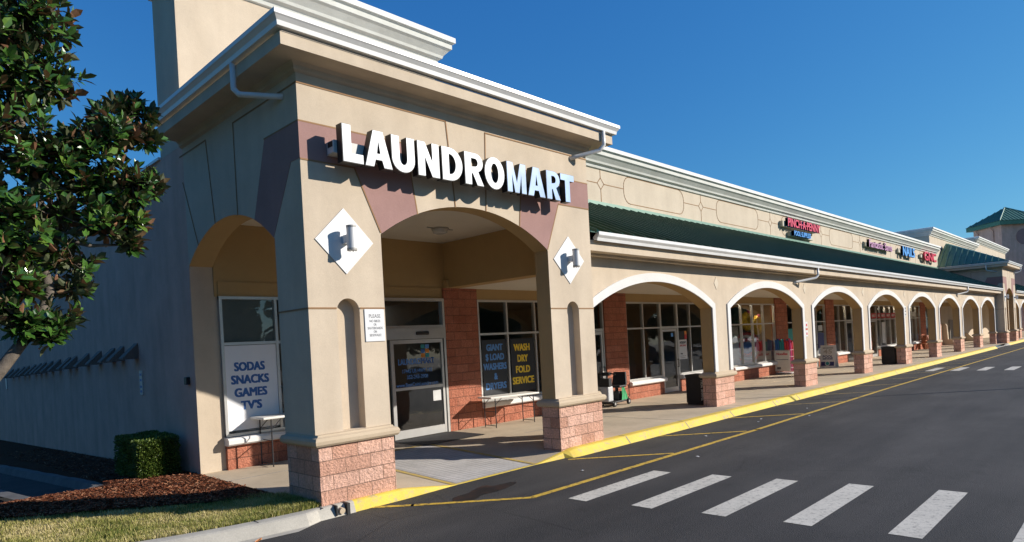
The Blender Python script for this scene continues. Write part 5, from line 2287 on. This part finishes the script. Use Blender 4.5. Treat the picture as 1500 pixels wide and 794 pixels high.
for (x, y, s_) in [(28 + 7.5 * i, -40 - 4 * math.sin(i * 2.1), 1.25 + .25 * math.sin(i * 1.3)) for i in range(26)] + [(8, -44, 1.2), (-4, -46, 1.3)]:
    o = copy_tree(ot)
    o.location = (x, y, 0)
    o.scale = (s_, s_, s_)
    o.rotation_euler = (0, 0, x)
for i in range(12):  # unseen oak row, added to cut sky light on the side wall
    o = copy_tree(ot)
    o.location = (-34 - 2.5 * math.sin(i * 1.7), -22 + 8.2 * i, -.5)
    s_ = 1.35 + .2 * math.sin(i * 2.3)
    o.scale = (s_, s_, s_)
    o.rotation_euler = (0, 0, i * 1.1)
    o['label'] = 'unseen tall oak added beyond the driveway to shade the side wall'
    o['group'] = 'oaks added to shade the side wall'
car = empty('parked_car', (41, -13.5, 0), R(200))
tag(car, 'dark blue saloon car parked across the road, mirrored in the shop glass', 'car')
q = MB()
prof = [(-2.2, .35), (-2.25, .75), (-2.1, .92), (-1.5, .98), (-1.0, 1.38), (-.2, 1.46), (.5, 1.40), (1.15, 1.0), (2.0, .88), (2.25, .68), (2.25, .35), (1.75, .3), (1.7, .5), (1.5, .65), (1.3, .65), (1.1, .5), (1.05, .3), (-.95, .3), (-1.0, .5), (-1.2, .65), (-1.4, .65), (-1.6, .5), (-1.65, .3)]
add_shape(q, [prof], 1.75, lambda u, v, w: (u, (w - .875) * (1 - .10 * max(0, v - .9) / .5), v))
q.build('body', 'car_paint', car, bevel=.04)
q = MB()
for s_ in (-1, 1):
    q.quad((-1.35, s_ * .84, 1.0), (-.95, s_ * .79, 1.33), (.45, s_ * .79, 1.35), (1.0, s_ * .84, 1.0))
q.quad((1.12, -.72, 1.03), (1.12, .72, 1.03), (.55, .68, 1.395), (.55, -.68, 1.395))
q.build('windows', 'car_glass', car)
for x in (-1.3, 1.4):
    for y in (-.82, .82):
        q = MB()
        q.tube([(x, y - .1, .32), (x, y + .1, .32)], .32, 20)
        wo = q.build('wheel', 'rubber', car)
        q = MB()
        q.tube([(x, y - .105, .32), (x, y + .105, .32)], .2, 16)
        q.build('rim', 'alu', wo)
for y in (-.65, .65):
    q = MB()
    q.box(2.2, 2.27, y - .2, y + .2, .62, .76)
    q.build('headlight', 'lens', car, bevel=.02)
lp = empty('light_pole', (24.9, -9.3, 0))
tag(lp, 'slim grey car park lamp post whose shadow crosses the road', 'lamp post')
q = MB()
q.tube([(0, 0, .5), (0, 0, 7.2)], [.07, .05], 10)
q.build('pole', 'pole_grey', lp)
q = MB()
q.tube([(0, 0, 0), (0, 0, .55)], .25, 14)
q.build('concrete_base', 'curb_concrete', lp)
